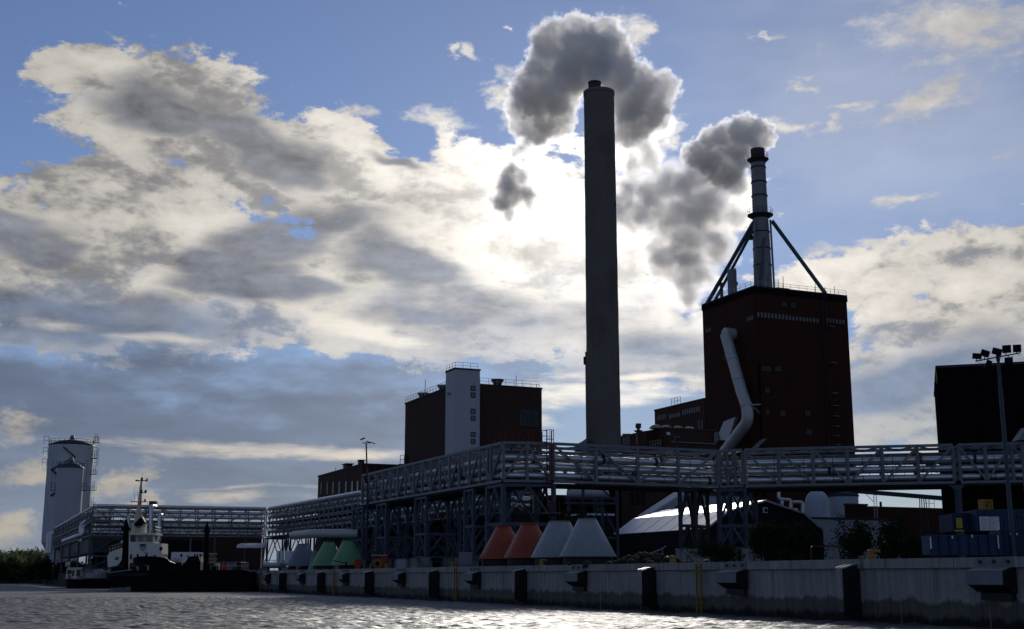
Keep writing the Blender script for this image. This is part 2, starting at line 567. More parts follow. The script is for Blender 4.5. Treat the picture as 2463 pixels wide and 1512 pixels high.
M['rail_red'] = mat('rail_red', (0.10, 0.02, 0.015), 0.6)
M['rail_white'] = mat('rail_white', (0.45, 0.45, 0.44), 0.5)
M['yellow'] = mat('yellow', (0.30, 0.165, 0.03), 0.6, var=0.2, scale=3, stain=(4, (0.10, 0.05, 0.02), 0.62, 0.75))
M['cone_red'] = mat('cone_red', (0.285, 0.048, 0.017), 0.42, var=0.10, scale=0.9, spec=0.35, streak=0.10, stain=(1.3, (0.10, 0.06, 0.04), 0.70, 0.85))
M['cone_grey'] = mat('cone_grey', (0.27, 0.30, 0.31), 0.42, var=0.10, scale=0.9, spec=0.35, streak=0.10, stain=(1.3, (0.10, 0.06, 0.04), 0.70, 0.85))
M['cone_blue'] = mat('cone_blue', (0.17, 0.195, 0.25), 0.42, var=0.10, scale=0.9, spec=0.35, streak=0.10, stain=(1.3, (0.10, 0.06, 0.04), 0.70, 0.85))
M['cone_green'] = mat('cone_green', (0.13, 0.30, 0.155), 0.42, var=0.10, scale=0.9, spec=0.35, streak=0.10, stain=(1.3, (0.10, 0.06, 0.04), 0.70, 0.85))
M['white_roof'] = mat('white_roof', (0.62, 0.64, 0.68), 0.50, 0.55, var=0.03, scale=0.3, spec=0.4, rvar=0.02)
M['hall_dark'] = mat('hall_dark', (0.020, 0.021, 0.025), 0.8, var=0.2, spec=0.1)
M['hull_black'] = mat('hull_black', (0.006, 0.006, 0.007), 0.7, var=0.3, spec=0.08)
M['ship_white'] = mat('ship_white', (0.78, 0.74, 0.62), 0.45, var=0.06, stain=(1.5, (0.35, 0.22, 0.12), 0.70, 0.85))
M['mast_cream'] = mat('mast_cream', (0.66, 0.55, 0.35), 0.5, var=0.1)
M['glass'] = mat('glass', (0.012, 0.013, 0.015), 0.12, var=0.1, spec=0.35)
M['glass_grey'] = mat('glass_grey', (0.06, 0.065, 0.07), 0.12, var=0.2, spec=0.8)
M['roof_felt'] = mat('roof_felt', (0.05, 0.05, 0.055), 0.8)
M['blue_paint'] = mat('blue_paint', (0.022, 0.048, 0.105), 0.5, var=0.2, scale=1.5, stain=(1.4, (0.06, 0.03, 0.02), 0.66, 0.72))
M['navy_paint'] = mat('navy_paint', (0.015, 0.03, 0.075), 0.55, var=0.3, scale=1.5, stain=(1.6, (0.05, 0.025, 0.015), 0.64, 0.72))
M['sign_white'] = mat('sign_white', (0.75, 0.75, 0.76), 0.5, var=0.03)
M['sign_yellow'] = mat('sign_yellow', (0.60, 0.50, 0.05), 0.5, var=0.03)
M['orange'] = mat('orange', (0.330, 0.150, 0.018), 0.5, var=0.05)
M['red_paint'] = mat('red_paint', (0.40, 0.04, 0.025), 0.5, var=0.1)
M['black'] = mat('black', (0.008, 0.008, 0.009), 0.7, var=0.2, spec=0.12)
M['silo_grey'] = mat('silo_grey', (0.46, 0.49, 0.54), 0.6, var=0.06, scale=0.12, streak=0.08)
M['silo_warm'] = mat('silo_warm', (0.44, 0.45, 0.48), 0.6, var=0.06, scale=0.12, streak=0.08)
M['asphalt'] = mat('asphalt', (0.045, 0.045, 0.045), 0.95, var=0.3, scale=0.5, spec=0.1)
M['soil'] = mat('soil', (0.045, 0.04, 0.03), 0.95, var=0.4, scale=0.4)
M['bark'] = mat('bark', (0.06, 0.045, 0.035), 0.9)
M['lamp_red'] = mat('lamp_red', (0.6, 0.03, 0.02), 0.3)

# quay concrete: tide mark and wet foot below it
def quay_concrete():
    m = mat('quay_concrete', (0.32, 0.305, 0.28), 0.8, var=0.22, scale=0.5, streak=0.22, bump=0.5, bscale=4)
    t = m.node_tree; n = NT(t); b = t.nodes['Principled BSDF']
    src = b.inputs['Base Color'].links[0].from_socket
    pos = n.new('ShaderNodeNewGeometry').outputs['Position']
    x, y, z = n.sep(pos)
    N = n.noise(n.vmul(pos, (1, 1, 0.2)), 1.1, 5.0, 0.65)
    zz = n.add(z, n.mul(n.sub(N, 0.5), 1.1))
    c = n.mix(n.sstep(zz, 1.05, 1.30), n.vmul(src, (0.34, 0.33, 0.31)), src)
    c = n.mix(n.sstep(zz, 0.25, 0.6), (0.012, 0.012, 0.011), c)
    st = n.noise(n.vmul(pos, (1.6, 1.6, 0.06)), 1.3, 4.0, 0.6)
    c = n.mix(n.mul(n.sstep(st, 0.55, 0.72), 0.75), c, n.vmul(c, (0.35, 0.33, 0.30)))
    st2 = n.noise(n.vadd(n.vmul(pos, (1.5, 1.5, 0.05)), (7, 3, 0)), 1.7, 3.0, 0.5)
    c = n.mix(n.mul(n.sstep(st2, 0.60, 0.74), 0.45), c, (0.42, 0.42, 0.42))
    rs = n.noise(n.vadd(n.vmul(pos, (2.6, 2.6, 0.09)), (3, 9, 0)), 1.2, 4.0, 0.6)
    rm = n.mul(n.sstep(rs, 0.64, 0.74), n.sstep(n.noise(pos, 0.35, 3.0, 0.6), 0.48, 0.62))
    c = n.mix(n.mul(rm, 0.7), c, (0.085, 0.042, 0.02))
    cr = n.noise(pos, 7.0, 6.0, 0.7)
    c = n.scale(c, n.lin(cr, 0.3, 0.7, 0.86, 1.14))
    n.put(b.inputs['Base Color'], c)
    return m
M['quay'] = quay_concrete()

# ------------------------------------------------------------------ water and ground
def water_mat():
    m = bpy.data.materials.new('water')
    m.use_nodes = True
    t = m.node_tree; n = NT(t); b = t.nodes['Principled BSDF']
    n.put(b.inputs['Base Color'], (0.050, 0.056, 0.062))
    b.inputs['Roughness'].default_value = 0.58
    b.inputs['Specular IOR Level'].default_value = 1.0
    b.inputs['IOR'].default_value = 1.333
    pos = n.new('ShaderNodeNewGeometry').outputs['Position']
    a = n.noise(n.vmul(pos, (0.75, 1.15, 1)), 2.3, 4.0, 0.55, dist=0.3)
    a2 = n.noise(n.vmul(pos, (0.8, 1.2, 1)), 0.55, 3.0, 0.5, dist=0.2)
    h = n.add(n.mul(a, 0.20), n.mul(a2, 0.42))
    bp = n.new('ShaderNodeBump')
    bp.inputs['Strength'].default_value = 1.0
    bp.inputs['Distance'].default_value = WAVE
    n.put(bp.inputs['Height'], h)
    t.links.new(bp.outputs[0], b.inputs['Normal'])
    return m
WAVE = 0.55
WATER = water_mat()
def water():
    # one sheet: real ripples where the harbour lies open in front of the quay, coarse far out
    def axis(lo, hi, fine_lo, fine_hi, step):
        out = [fine_lo + i * step for i in range(int((fine_hi - fine_lo) / step) + 1)]
        k, s = out[0], step
        while k > lo:
            s *= 1.35; k -= s; out.insert(0, max(k, lo))
        k, s = out[-1], step
        while k < hi:
            s *= 1.35; k += s; out.append(min(k, hi))
        return out
    xs = axis(-3500, 3500, -62, 26, 0.19)
    ys = axis(-400, 5000, 42, 160, 0.23)
    nx = len(xs)
    vs = []
    nz = mnoise.noise
    for y in ys:
        fy = min(1.0, (y - 41) / 4, (161 - y) / 25)
        for x in xs:
            z = 0.0
            if fy > 0 and -62 < x < 26 and x < 49 - 0.43 * (y - 0):
                f = min(fy, (x + 62) / 5, (26 - x) / 5)
                z = f * (0.07 * nz((x * 0.36, y * 0.45, 1.3)) + 0.095 * nz((x * 1.0, y * 1.25, 4.1)) + 0.085 * nz((x * 1.9, y * 2.1, 7.7)))
            vs.append((x, y, z))
    fs = [(j * nx + i, j * nx + i + 1, (j + 1) * nx + i + 1, (j + 1) * nx + i) for j in range(len(ys) - 1) for i in range(nx - 1)]
    me = bpy.data.meshes.new('water'); me.from_pydata(vs, [], fs); me.materials.append(WATER)
    me.polygons.foreach_set('use_smooth', [True] * len(fs))
    o = bpy.data.objects.new('water', me); link(o)
    tag(o, 'grey rippled harbour water in front of the quay', None, kind='structure')
water()

QTOP = 3.2
Q0 = GZ(2400, 1337, QTOP)
def Q(x, z=QTOP):
    p = along(Q0, U, x)
    return Vector((p.x, p.y, z))
QN = Q0 - U * 45            # beyond the right edge of the picture
QE = Q(606)                 # where the quay ends, by the barge
LAND = [QN + V * 0.6, QE + V * 0.6, QE + V * 14 + U * 8, Vector((-74, 246, 0)), Vector((-104, 300, 0)), Vector((-150, 408, 0)), Vector((-420, 432, 0)),
        Vector((-3400, 520, 0)), Vector((-3400, 4900, 0)), Vector((3400, 4900, 0)), Vector((3400, -300, 0)), QN + V * 900 - U * 10]
b = MB(); b.prism([(p.x, p.y, -1.0) for p in LAND], (0, 0, QTOP + 0.98))
g = b.build('ground', M['asphalt']); tag(g, 'dark asphalt yard behind the quay', None, kind='structure')

# ------------------------------------------------------------------ quay wall
quay = thing('quay_wall', 'long stained concrete quay wall above the water', 'quay wall', Q0.xy.to_3d())
PIERS = [2065, 1577, 1267, 1057, 900, 783, 690]
def qbox(name, s0, s1, out0, out1, z0, z1, m, parent):
    """a block of the wall from s0 to s1 along the quay; out counts towards the water"""
    b = MB(); b.obox(Vector((Q0.x, Q0.y, z0)) + U * s0 - V * out1, U * (s1 - s0), V * (out1 - out0), Z * (z1 - z0))
    return b.build(name, m, parent)
s_end = (QE - Q0).dot(U)
SP = [(Q(x) - Q0).dot(U) for x in PIERS]
step = SP[1] - SP[0]
marks = [-44.0]
k = SP[0] - step * math.ceil((SP[0] + 44) / step) + step
cuts = sorted(set([-44.5] + [SP[0] - step * i for i in (3, 2, 1) if SP[0] - step * i > -44] + SP + [s_end]))
for a, c in zip(cuts[:-1], cuts[1:]):
    for h0, h1 in ((a, (a + c) / 2), ((a + c) / 2, c)):
        qbox('wall_panel', h0 + 0.015, h1 - 0.015, -0.6, -0.03 + random.uniform(-.012, .012), -1.2, 2.72, M['quay'], quay)
    n = 3
    for i in range(n):
        t0, t1 = a + (c - a) * i / n, a + (c - a) * (i + 1) / n
        qbox('coping_block', t0 + 0.02, t1 - 0.02, -0.9, 0.14 + random.uniform(-.02, .02), 2.722, QTOP + random.uniform(-.012, .012), M['quay'], quay)
qbox('backing', -44.5, s_end, -0.9, -0.55, -1.2, 2.70, M['wet_dark'], quay)

# dark fins that stand out of the wall
fin0 = None
fin_names = ['beside the large grey bumper nearest the camera', 'left of the yellow ladder by the bare yellow bollard', 'right below the red cones',
             'under the corner of the pipe bridge', 'below the lamp post', 'below the two green cones', 'below the blue grey cone']
for i, s in enumerate(SP):
    p = Vector((Q0.x, Q0.y, 0)) + U * s
    if fin0 is None:
        t = thing('quay_fin', 'black upright quay fin ' + fin_names[i], 'fender', p, 'black fender fins along the quay wall')
        bb = MB(); bb.prism([p - V * 0.0 + Z * 0.15, p - V * 1.1 + Z * 0.45, p - V * 1.1 + Z * 2.72, p + Z * 2.95], U * 0.5)
        bb.build('fin', M['wet_dark'], t, bevel=0.02)
        bb = MB(); bb.prism([p - V * 1.105 + Z * 0.5 + U * .02, p - V * 1.16 + Z * 0.5 + U * .02, p - V * 1.16 + Z * 2.74 + U * .02, p - V * 1.105 + Z * 2.74 + U * .02], U * 0.46)
        bb.build('face_plate', M['quay'], t)
        bb = MB()
        bb.prism([p - V * 1.16 + Z * 2.745 - U * .03, p - V * 1.16 + Z * 2.79 - U * .03, p + Z * 3.05 - U * .03, p + Z * 2.96 - U * .03], U * 0.10)
        bb.prism([p - V * 1.16 + Z * 2.745 + U * .43, p - V * 1.16 + Z * 2.79 + U * .43, p + Z * 3.05 + U * .43, p + Z * 2.96 + U * .43], U * 0.10)
        bb.build('bracket', M['cladding'], t)
        fin0 = t
    else:
        c = copy_tree(fin0, Matrix.Translation(p))
        tag(c, 'black upright quay fin ' + fin_names[i])

# trapezoid bumpers bolted under the coping
BUMP = [(2441, 'nearest the camera, with three bolts'), (1797, 'right of the yellow ladder, under the dark bushes'), (1412, 'below the two grey cones'), (1157, 'below the red cone'),
        (976, 'below the stack of white crates'), (840, 'right of the ladder below the second green cone'), (735, 'below the blue grey cone'), (652, 'at the far end by the barge')]
bump0 = None
for i, (x, w) in enumerate(BUMP):
    p = Q(x, 0)
    lab = 'grey trapezoid quay bumper ' + w
    if bump0 is None:
        t = thing('quay_bumper', lab, 'fender', p, 'trapezoid bumpers along the quay wall')
        bb = MB(); bb.prism([p - V * .0 + Z * 2.75, p - V * .86 + Z * 2.53, p - V * .86 + Z * 1.96, p - V * .30 + Z * 1.62, p + Z * 1.58], U * 2.2)
        bb.build('body', M['wet_dark'], t, bevel=0.03)
        bb = MB(); bb.prism([p - V * .86 + Z * 2.545 - U * .03, p - V * .90 + Z * 2.52 - U * .03, p - V * .90 + Z * 1.95 - U * .03, p - V * .865 + Z * 1.95 - U * .03], U * 2.26)
        bb.build('front_plate', M['steel'], t)
        bb = MB(); bb.prism([p - V * .10 + Z * 2.76 + U * .02, p - V * .12 + Z * 2.79 + U * .02, p - V * .88 + Z * 2.57 + U * .02, p - V * .86 + Z * 2.54 + U * .02], U * 2.16)
        bb.build('top_plate', M['steel'], t)
        bb = MB(); bb.obox(p - V * .19 + Z * 2.77 - U * .05, U * 2.35, V * .045, Z * .40)
        bb.build('back_plate', M['steel'], t)
        for q in (0.25, 1.1, 1.95):
            bb = MB(); bb.tube(p - V * .19 + Z * 2.98 + U * q, p - V * .27 + Z * 2.98 + U * q, .085, n=8)
            bb.build('bolt', M['steel_dark'], t)
        bb = MB(); bb.obox(p - V * .28 + Z * 1.25 + U * .1, U * 1.9, V * .25, Z * .33)
        bb.build('foot', M['rubber'], t)
        bump0 = t
    else:
        tag(copy_tree(bump0, Matrix.Translation(p)), lab)

# yellow ladders
for x, w in ((1690, 'nearest one, left of the grey bumper'), (1102, 'below the grey switch cabinet'), (808, 'between the green cones'), (631, 'at the far end beside the barge')):
    p = Q(x, 0) - V * 0.20
    t = thing('quay_ladder', 'yellow steel ladder down the quay wall, ' + w, 'ladder', p, 'yellow ladders on the quay wall')
    for s in (0.0, 0.52):
        member('rail', p + U * s + Z * 0.1, p + U * s + Z * 3.12, .09, .09, M['yellow'], t)
    for k in range(9):
        rod('rung', p + Z * (0.35 + .32 * k), p + U * .52 + Z * (0.35 + .32 * k), .034, M['yellow'], t)

# bollards
def bollard(x, side, lab):
    p = Q(x) + V * 0.55
    t = thing('bollard', lab, 'bollard', p, 'yellow mooring bollards along the quay edge')
    bb = MB(); bb.lathe(p, [(.26, -.02), (.23, .06), (.19, .2), (.19, .38), (.21, .44), (.16, .49), (.04, .51)], 14)
    bb.build('post', M['yellow'], t)
    a = (U * -0.75 + V * 0.66).normalized() * side if side else V * -1
    bb = MB(); bb.path([p + Z * .40 - a * .08, p + Z * .43 + a * .2, p + Z * .42 + a * (.46 if side else .3)], .085, 10, .1)
    bb.build('horn', M['yellow'], t)
    if side == 0:
        bb = MB(); bb.path([p + Z * .40, p + Z * .40 + U * .28], .10, 10); bb.build('horn', M['yellow'], t)
bollard(2075, 1, 'yellow bollard with a long horn in front of the dark bushes')
bollard(1601, 0, 'stubby yellow bollard beside the low rubble heap')
bollard(1288, 1, 'yellow bollard in front of the left grey cone')
bollard(1076, 1, 'rope wrapped yellow bollard left of the red cones')
bollard(918, 1, 'yellow bollard in front of the yellow winch')
bollard(800, -1, 'yellow bollard in front of the right hand green cone')
bollard(706, 1, 'yellow bollard in front of the blue grey cone')
# ------------------------------------------------------------------ buildings
GND = 3.16
def RP(x, y, p0, nrm):
    """where a sight line meets the plane through p0 with normal nrm"""
    d = ray(x, y); o = Vector((0, 0, CAM_Z)); nrm = Vector(nrm)
    return o + d * ((Vector(p0) - o).dot(nrm) / d.dot(nrm))
def corner_block(name, label, cat, corner, xl, xr, m, zb=GND, roof_m=None, parapet=0.5, mw='wall', group=None, panels=None):
    """a box with a near upright edge at corner (top point); faces run along U to column xl and along V to column xr"""
    c = Vector(corner)
    pl = along(c, U, xl); pr = along(c, V, xr)
    lu, lv = (pl - c).dot(U), (pr - c).dot(V)
    t = thing(name, label, cat, (c.x, c.y, zb), group)
    H = c.z - zb
    o = Vector((c.x, c.y, zb))
    if panels is None:
        b = MB(); b.obox(o, V * lv, U * lu, Z * (H - 0.01)); b.build(mw, m, t)
    else:
        b = MB(); b.obox(o + V * .3 + U * .3, V * (lv - .6), U * (lu - .6), Z * (H - .01)); b.build('core', M['black'], t)
        nu, nv = panels
        for i in range(nu):
            b = MB(); b.obox(o + U * (lu * i / nu + .05), V * .25, U * (lu / nu - .10), Z * H); b.build('wall_panel', m, t)
        for i in range(nv):
            b = MB(); b.obox(o + V * (.26 + (lv - .26) * i / nv + .05), V * ((lv - .26) / nv - .10), U * .25, Z * H); b.build('wall_panel', m, t)
    b = MB(); b.obox(o - V * .12 - U * .12 + Z * H, V * (lv + .24), U * (lu + .24), Z * .28)
    b.build('roof', roof_m or M['roof_felt'], t)
    return t, c, lu, lv
def railing(parent, pts, m, h=1.1, gap=1.5, r=0.028, name='railing'):
    b = MB()
    for p, q in zip(pts[:-1], pts[1:]):
        p, q = Vector(p), Vector(q)
        for k in (h, h * .5):
            b.tube(p + Z * k, q + Z * k, r, n=5)
        n = max(1, int((q - p).length / gap))
        for i in range(n + 1):
            s = p.lerp(q, i / n); b.tube(s, s + Z * h, r, n=5)
    return b.build(name, m, parent)
def window(parent, o, du, dz, nrm, fm, pm, fr=.12, cross=0, dep=.06):
    """framed window; o lower corner on the wall, du width vector, dz height vector, nrm outward"""
    o, du, dz, nrm = map(Vector, (o, du, dz, nrm))
    a, c = du.normalized() * fr, dz.normalized() * fr
    b = MB()
    b.obox(o + nrm * .004, du, c, nrm * dep); b.obox(o + nrm * .004 + dz - c, du, c, nrm * dep)
    b.obox(o + nrm * .004 + c, a, dz - c * 2, nrm * dep); b.obox(o + nrm * .004 + du - a + c, a, dz - c * 2, nrm * dep)
    if cross:
        for i in range(1, cross):
            b.obox(o + nrm * .006 + du * (i / cross) - a * .25 + c, a * .5, dz - c * 2, nrm * dep * .8)
    f = b.build('window', fm, parent)
    b = MB(); b.obox(o + a + c + nrm * .003, du - a * 2, dz - c * 2, nrm * dep * .4)
    b.build('pane', pm, f)
    return f

# --- tall brick boiler block
TC = P(1813, 690.5, 250)
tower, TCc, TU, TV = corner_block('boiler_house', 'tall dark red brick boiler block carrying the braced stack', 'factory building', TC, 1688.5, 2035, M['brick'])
o = TC
b = MB()
b.obox(o - V * .14 - U * .14 - Z * 1.2, V * (TV + .28), U * .12, Z * 1.15); b.obox(o - V * .14 - Z * 1.2, V * .12, U * (TU + .14), Z * 1.15)
b.build('parapet', M['brick_black'], tower)
def on_right(x, y): return RP(x, y, TC, U)
def on_left(x, y): return RP(x, y, TC, V)
# long window bands near the top
def band(f, nrm, xa, ya, xb, yb, hh, n, parent, gapf=.18):
    a, c = f(xa, ya), f(xb, yb)
    z = (a.z + c.z) / 2
    a.z = c.z = z
    d = (c - a) / n
    for i in range(n):
        window(parent, a + d * (i + gapf / 2), d * (1 - gapf), Z * hh, nrm, M['steel_dark'], M['glass_grey'], .10)
band(on_right, -U, 1819, 763, 1970, 774, 1.0, 18, tower)
band(on_right, -U, 1985, 775, 2032, 778, 1.0, 6, tower)
band(on_left, -V, 1812, 768, 1795, 772, 1.0, 4, tower)
band(on_left, -V, 1711, 796, 1696, 800, 1.0, 4, tower)
for (x, y, w) in ((1830, 892, 2.6), (1862, 892, 2.0), (1838, 945, 1.5), (1875, 1000, 1.6), (1935, 1000, 1.6), (1840, 998, 1.2), (1938, 1045, 1.6), (1878, 740, 1.6), (1900, 742, 1.6)):
    a = on_right(x, y); window(tower, a, V * w, Z * 1.4, -U, M['brick_black'], M['glass'], .1)
# downpipe on the corner side
a = on_right(1822, 870); a2 = Vector((a.x, a.y, GND)); pipe('downpipe', a - U * .25, a2 - U * .25, .2, M['brick_black'], tower)
# caged ladder with landings down the right hand face
la = on_right(1972, 702); 
lb = Vector((la.x, la.y, GND))
for s in (0, .9):
    rod('ladder_rail', la + V * s - U * .5 + Z * 1.0, lb + V * s - U * .5, .06, M['steel_dark'], tower)
bb = MB()
for k in range(150):
    z = la.z - k * .45
    if z < GND + 1: break
    bb.tube(Vector((la.x, la.y, z)) - U * .5, Vector((la.x, la.y, z)) - U * .5 + V * .9, .035, n=5)
bb.build('rung', M['steel_dark'], tower)['kind'] = 'stuff'
for y in (785, 872, 945, 975, 1000, 1024, 1047, 1068):
    p = RP(1980, y, TC, U); p = Vector((la.x, la.y, p.z))
    bb = MB(); bb.obox(p + V * .9 - U * 1.4, V * 1.3, U * 1.4, Z * .12)
    bb.build('landing', M['steel'], tower)
    railing(tower, [p + V * .9 - U * 1.38 + Z * .12, p + V * 2.18 - U * 1.38 + Z * .12, p + V * 2.18 + Z * .12 - U * .05], M['steel_dark'], 1.1, 1.0, .04)
# roof railings, small flues and aerials
railing(tower, [TC + U * TU + Z * .28, TC + Z * .28 + U * 1], M['rail_white'], 1.1, 2.0, .04)
railing(tower, [TC + Z * .28 + V * 1, TC + V * TV + Z * .28], M['rail_white'], 1.0, 2.0, .04)
for x, top, r in ((1762, 650, 1.0), (1736, 681, .38)):
    p = along(TC + V * 3, U, x, None)
    zt = P(x, top, p.y).z
    bb = MB(); bb.tube(p, Vector((p.x, p.y, zt)), r, n=14); bb.build('flue', M['steel'], tower)
    if r > .9:
        bb = MB()
        for k in range(24):
            a0 = k * .5
            q = Vector((p.x, p.y, p.z + (zt - p.z) * k / 24))
            bb.obox(q + Vector((math.cos(a0), math.sin(a0), 0)) * r, Vector((.25, 0, 0)), Vector((0, .25, 0)), Z * .5)
        bb.build('spiral_strake', M['steel'], tower)['kind'] = 'stuff'
for x, top in ((1884, 665), (1872, 675), (2007, 689), (1961, 683)):
    p = along(TC + U * 1.0, V, x); rod('aerial', p, Vector((p.x, p.y, P(x, top, p.y).z)), .06, M['steel_dark'], tower)
p = along(TC + U * 2, V, 1868); bb = MB(); bb.obox(p, V * 3.2, U * 2, Z * 1.0); bb.build('roof_hatch', M['steel_dark'], tower)

# --- big white duct on the left face
t = thing('flue_duct', 'fat pale grey duct zigzagging down the brick boiler block', 'duct', on_left(1790, 900))
pl0 = TC - V * 2.0
pts = [RP(x, y, pl0, V) for x, y in ((1745, 803), (1783, 940), (1797, 980), (1798, 1012), (1735, 1095))]
bb = MB(); bb.path(pts[:3], 1.18, 18, 1.2); bb.build('upper_duct', M['duct'], t)
bb = MB(); bb.path([pts[2] + (pts[1] - pts[2]).normalized() * .2, pts[2], pts[3], pts[4]], 1.20, 18, 2.2); bb.build('lower_duct', M['duct'], t)
bb = MB(); bb.tube(pts[0] + V * 2.0 + Z * .2 , pts[0] - V * .3 + Z * .2, 1.25, n=18); bb.build('wall_elbow', M['duct'], t)
for k, (i, f) in enumerate(((0, .45), (0, .8), (1, .9))):
    q = pts[i].lerp(pts[i + 1], f); d = (pts[i + 1] - pts[i]).normalized()
    bb = MB(); bb.tube(q - d * .12, q + d * .12, 1.29, n=18); bb.build('flange', M['duct'], t)
for (x, y) in ((1745, 864), (1771, 940)):
    q = RP(x, y, pl0, V); bb = MB(); bb.obox(q, U * .9, V * 2.0, Z * 1.4); bb.build('bracket', M['steel_dark'], t)
q = RP(1806, 972, pl0, V); member('strut', q, q + V * 1.4 + U * -1.3, .2, .2, M['rail_white'], t)
member('strut', q, q + V * 2.0 - Z * 1.6, .2, .2, M['steel'], t)
t = thing('conveyor_chute', 'short sloping grey chute beside the pale duct', 'chute', on_left(1745, 1050))
pp = [RP(x, y, TC - V * .8, V) for x, y in ((1722, 1056), (1740, 1012), (1768, 1001), (1750, 1058))]
bb = MB(); bb.prism(pp, V * .75); bb.build('chute_body', M['duct'], t)
bb = MB(); bb.path([RP(x, y, TC - V * 1.0, V) for x, y in ((1717, 1060), (1717, 1045), (1726, 1044), (1727, 1060))], .25, 8, .4); bb.build('vent_pipe', M['steel'], t)
t = thing('entrance_canopy', 'thin dark sloping canopy on the brick boiler block beside the duct', 'canopy', on_right(1830, 1070))
a, c = on_right(1829, 1055), on_right(1805, 1078)
bb = MB(); bb.prism([a - U * .01, c - U * .01, c - U * 1.8 - Z * .1, a - U * 1.8], Z * -.2); bb.build('slab', M['steel'], t)

# --- braced stack on the roof
SB = along(TC + U * 6, V, 1836); SBx = Vector((SB.x, SB.y, TC.z))
def SZ(y): return P(1830, y, SBx.y).z
zt, zp1, zp2 = SZ(360), SZ(383), SZ(520)
stack = thing('braced_stack', 'slim grey steel stack with ring platforms and tripod braces', 'smokestack', SBx)
bb = MB(); bb.lathe(SBx, [(1.95, 0), (1.78, zp2 - SBx.z - 4), (1.62, zp2 - SBx.z + 1), (1.55, zp1 - SBx.z)], 24); bb.build('shaft', mat('stack_steel', (0.21, 0.22, 0.23), .6, var=.15, scale=.4, stain=(.35, (.13, .12, .115), .55, .75)), stack)
bb = MB(); bb.lathe(SBx + Z * (zp1 - SBx.z), [(1.5, 0), (1.5, zt - zp1), (1.4, zt - zp1), (1.4, .3)], 24, caps=False); bb.build('tip', mat('stack_soot', (0.05, 0.047, 0.045), .8), stack)
for y in (405, 440, 473, 560, 600, 640):
    z = SZ(y) - SBx.z
    r = 1.95 + (1.55 - 1.95) * z / (zp1 - SBx.z) + .10
    bb = MB(); bb.lathe(SBx, [(r - .2, z - .12), (r, z - .12), (r, z + .12), (r - .2, z + .12)], 24); bb.build('ring', M['steel_dark'], stack)
for z, r in ((zp1 - SBx.z - .3, 2.3), (zp2 - SBx.z, 2.75)):
    bb = MB(); bb.lathe(SBx, [(1.6, z - .7), (r - .2, z - .1), (r, z), (r, z + .18), (1.4, z + .2)], 20); bb.build('platform', M['steel_dark'], stack)
    pts = [SBx + Vector((math.cos(a) * (r - .1), math.sin(a) * (r - .1), z + .18)) for a in [k * math.pi / 8 for k in range(17)]]
    railing(stack, pts, M['steel_dark'], 1.15, 1.2, .035)
def leg(x0, y0, dst, r):
    a = P(x0, y0, SBx.y)
    bb = MB(); bb.tube(a, dst, r, n=10); bb.build('brace', M['steel_blue'], stack)
TL = TC + U * (TU - .6) + V * .6
leg(1812, 535, TL, .46)
leg(1815, 545, TL - U * 1.5 + V * .8, .34)
TRr = along(TC + U * .8, V, 1988); leg(1856, 532, TRr, .42)
leg(1840, 540, along(TC + U * .8, V, 1826), .32)
a = P(1815, 530, SBx.y - 1); rod('brace', a, along(TC + U * 2, V, 1815), .22, M['steel'], stack)
a = P(1852, 530, SBx.y - 1); rod('brace', a, along(TC + U * 2.0, V, 1862), .22, M['steel'], stack)
bb = MB(); bb.tube(along(TC + U * 2.5, V, 1832), P(1840, 625, SBx.y - 3), .75, n=12); bb.build('side_flue', M['steel'], stack)
bb = MB(); q = P(1804, 575, SBx.y); bb.obox(q, V * 1.0, U * 1.0, Z * .9); bb.build('brace_box', M['steel_dark'], stack)

# --- wing left of it, same left face
WC = on_left(1691, 958)
WC = Vector((WC.x, WC.y, WC.z)) + V * .3
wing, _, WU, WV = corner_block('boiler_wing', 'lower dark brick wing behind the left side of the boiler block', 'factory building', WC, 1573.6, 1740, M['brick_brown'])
def on_w(x, y): return RP(x, y, WC, V)
band(on_w, -V, 1684, 988, 1640, 998, 1.3, 8, wing)
band(on_w, -V, 1602, 1006, 1580, 1011, 1.3, 5, wing)
band(on_w, -V, 1636, 1001, 1608, 1006, 1.1, 5, wing)
bb = MB(); bb.obox(on_w(1626, 976), V * .8, U * 2.5, Z * .3); bb.build('roof_hatch', M['steel_dark'], wing)
q = WC + U * (WU * .46) + Z * .3; railing(wing, [q, q + U * 4], M['steel_dark'], 1.6, 1.2, .05)
for x in (1690, 1683):
    a = on_w(x, 1010); pipe('downpipe', a - V * .2, Vector((a.x, a.y, GND)) - V * .2, .22, M['steel'], wing)

# --- lower block in front with dome vents
LC = P(1599, 1029, 232)
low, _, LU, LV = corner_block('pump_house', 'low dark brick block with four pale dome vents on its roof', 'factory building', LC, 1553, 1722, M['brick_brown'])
def on_lr(x, y): return RP(x, y, LC, U)
for x in (1577, 1602, 1630, 1657):
    q = along(LC + V * 1.0 + U * 3.0 + Z * .27, (V * .96 + U * .1).normalized(), x)
    bb = MB(); bb.lathe(q, [(1.25, 0), (1.2, .15), (1.0, .45), (.6, .68), (.2, .78), (.02, .8)], 16); bb.build('dome_vent', M['concrete_light'], low)
a = RP(1563, 1058, LC, V); window(low, a - Z * 1.2, U * -1.6, Z * 2.2, -V, M['steel_dark'], M['panel_grey'], .08)
a = RP(1562, 1062, LC, V); bb = MB(); bb.obox(Vector((a.x, a.y, a.z - 1.4)) - V * 1.2, V * 1.18, U * -6.0, Z * .15); bb.build('balcony', M['steel_dark'], low)
railing(low, [Vector((a.x, a.y, a.z - 1.25)) - V * 1.15, Vector((a.x, a.y, a.z - 1.25)) - V * 1.15 - U * 6], M['rail_white'], 1.1, 1.0, .04)
a = on_lr(1603, 1044); bb = MB(); bb.obox(a - U * .06, V * .7, U * .05, Z * .5); bb.build('sign_plate', M['sign_white'], low)
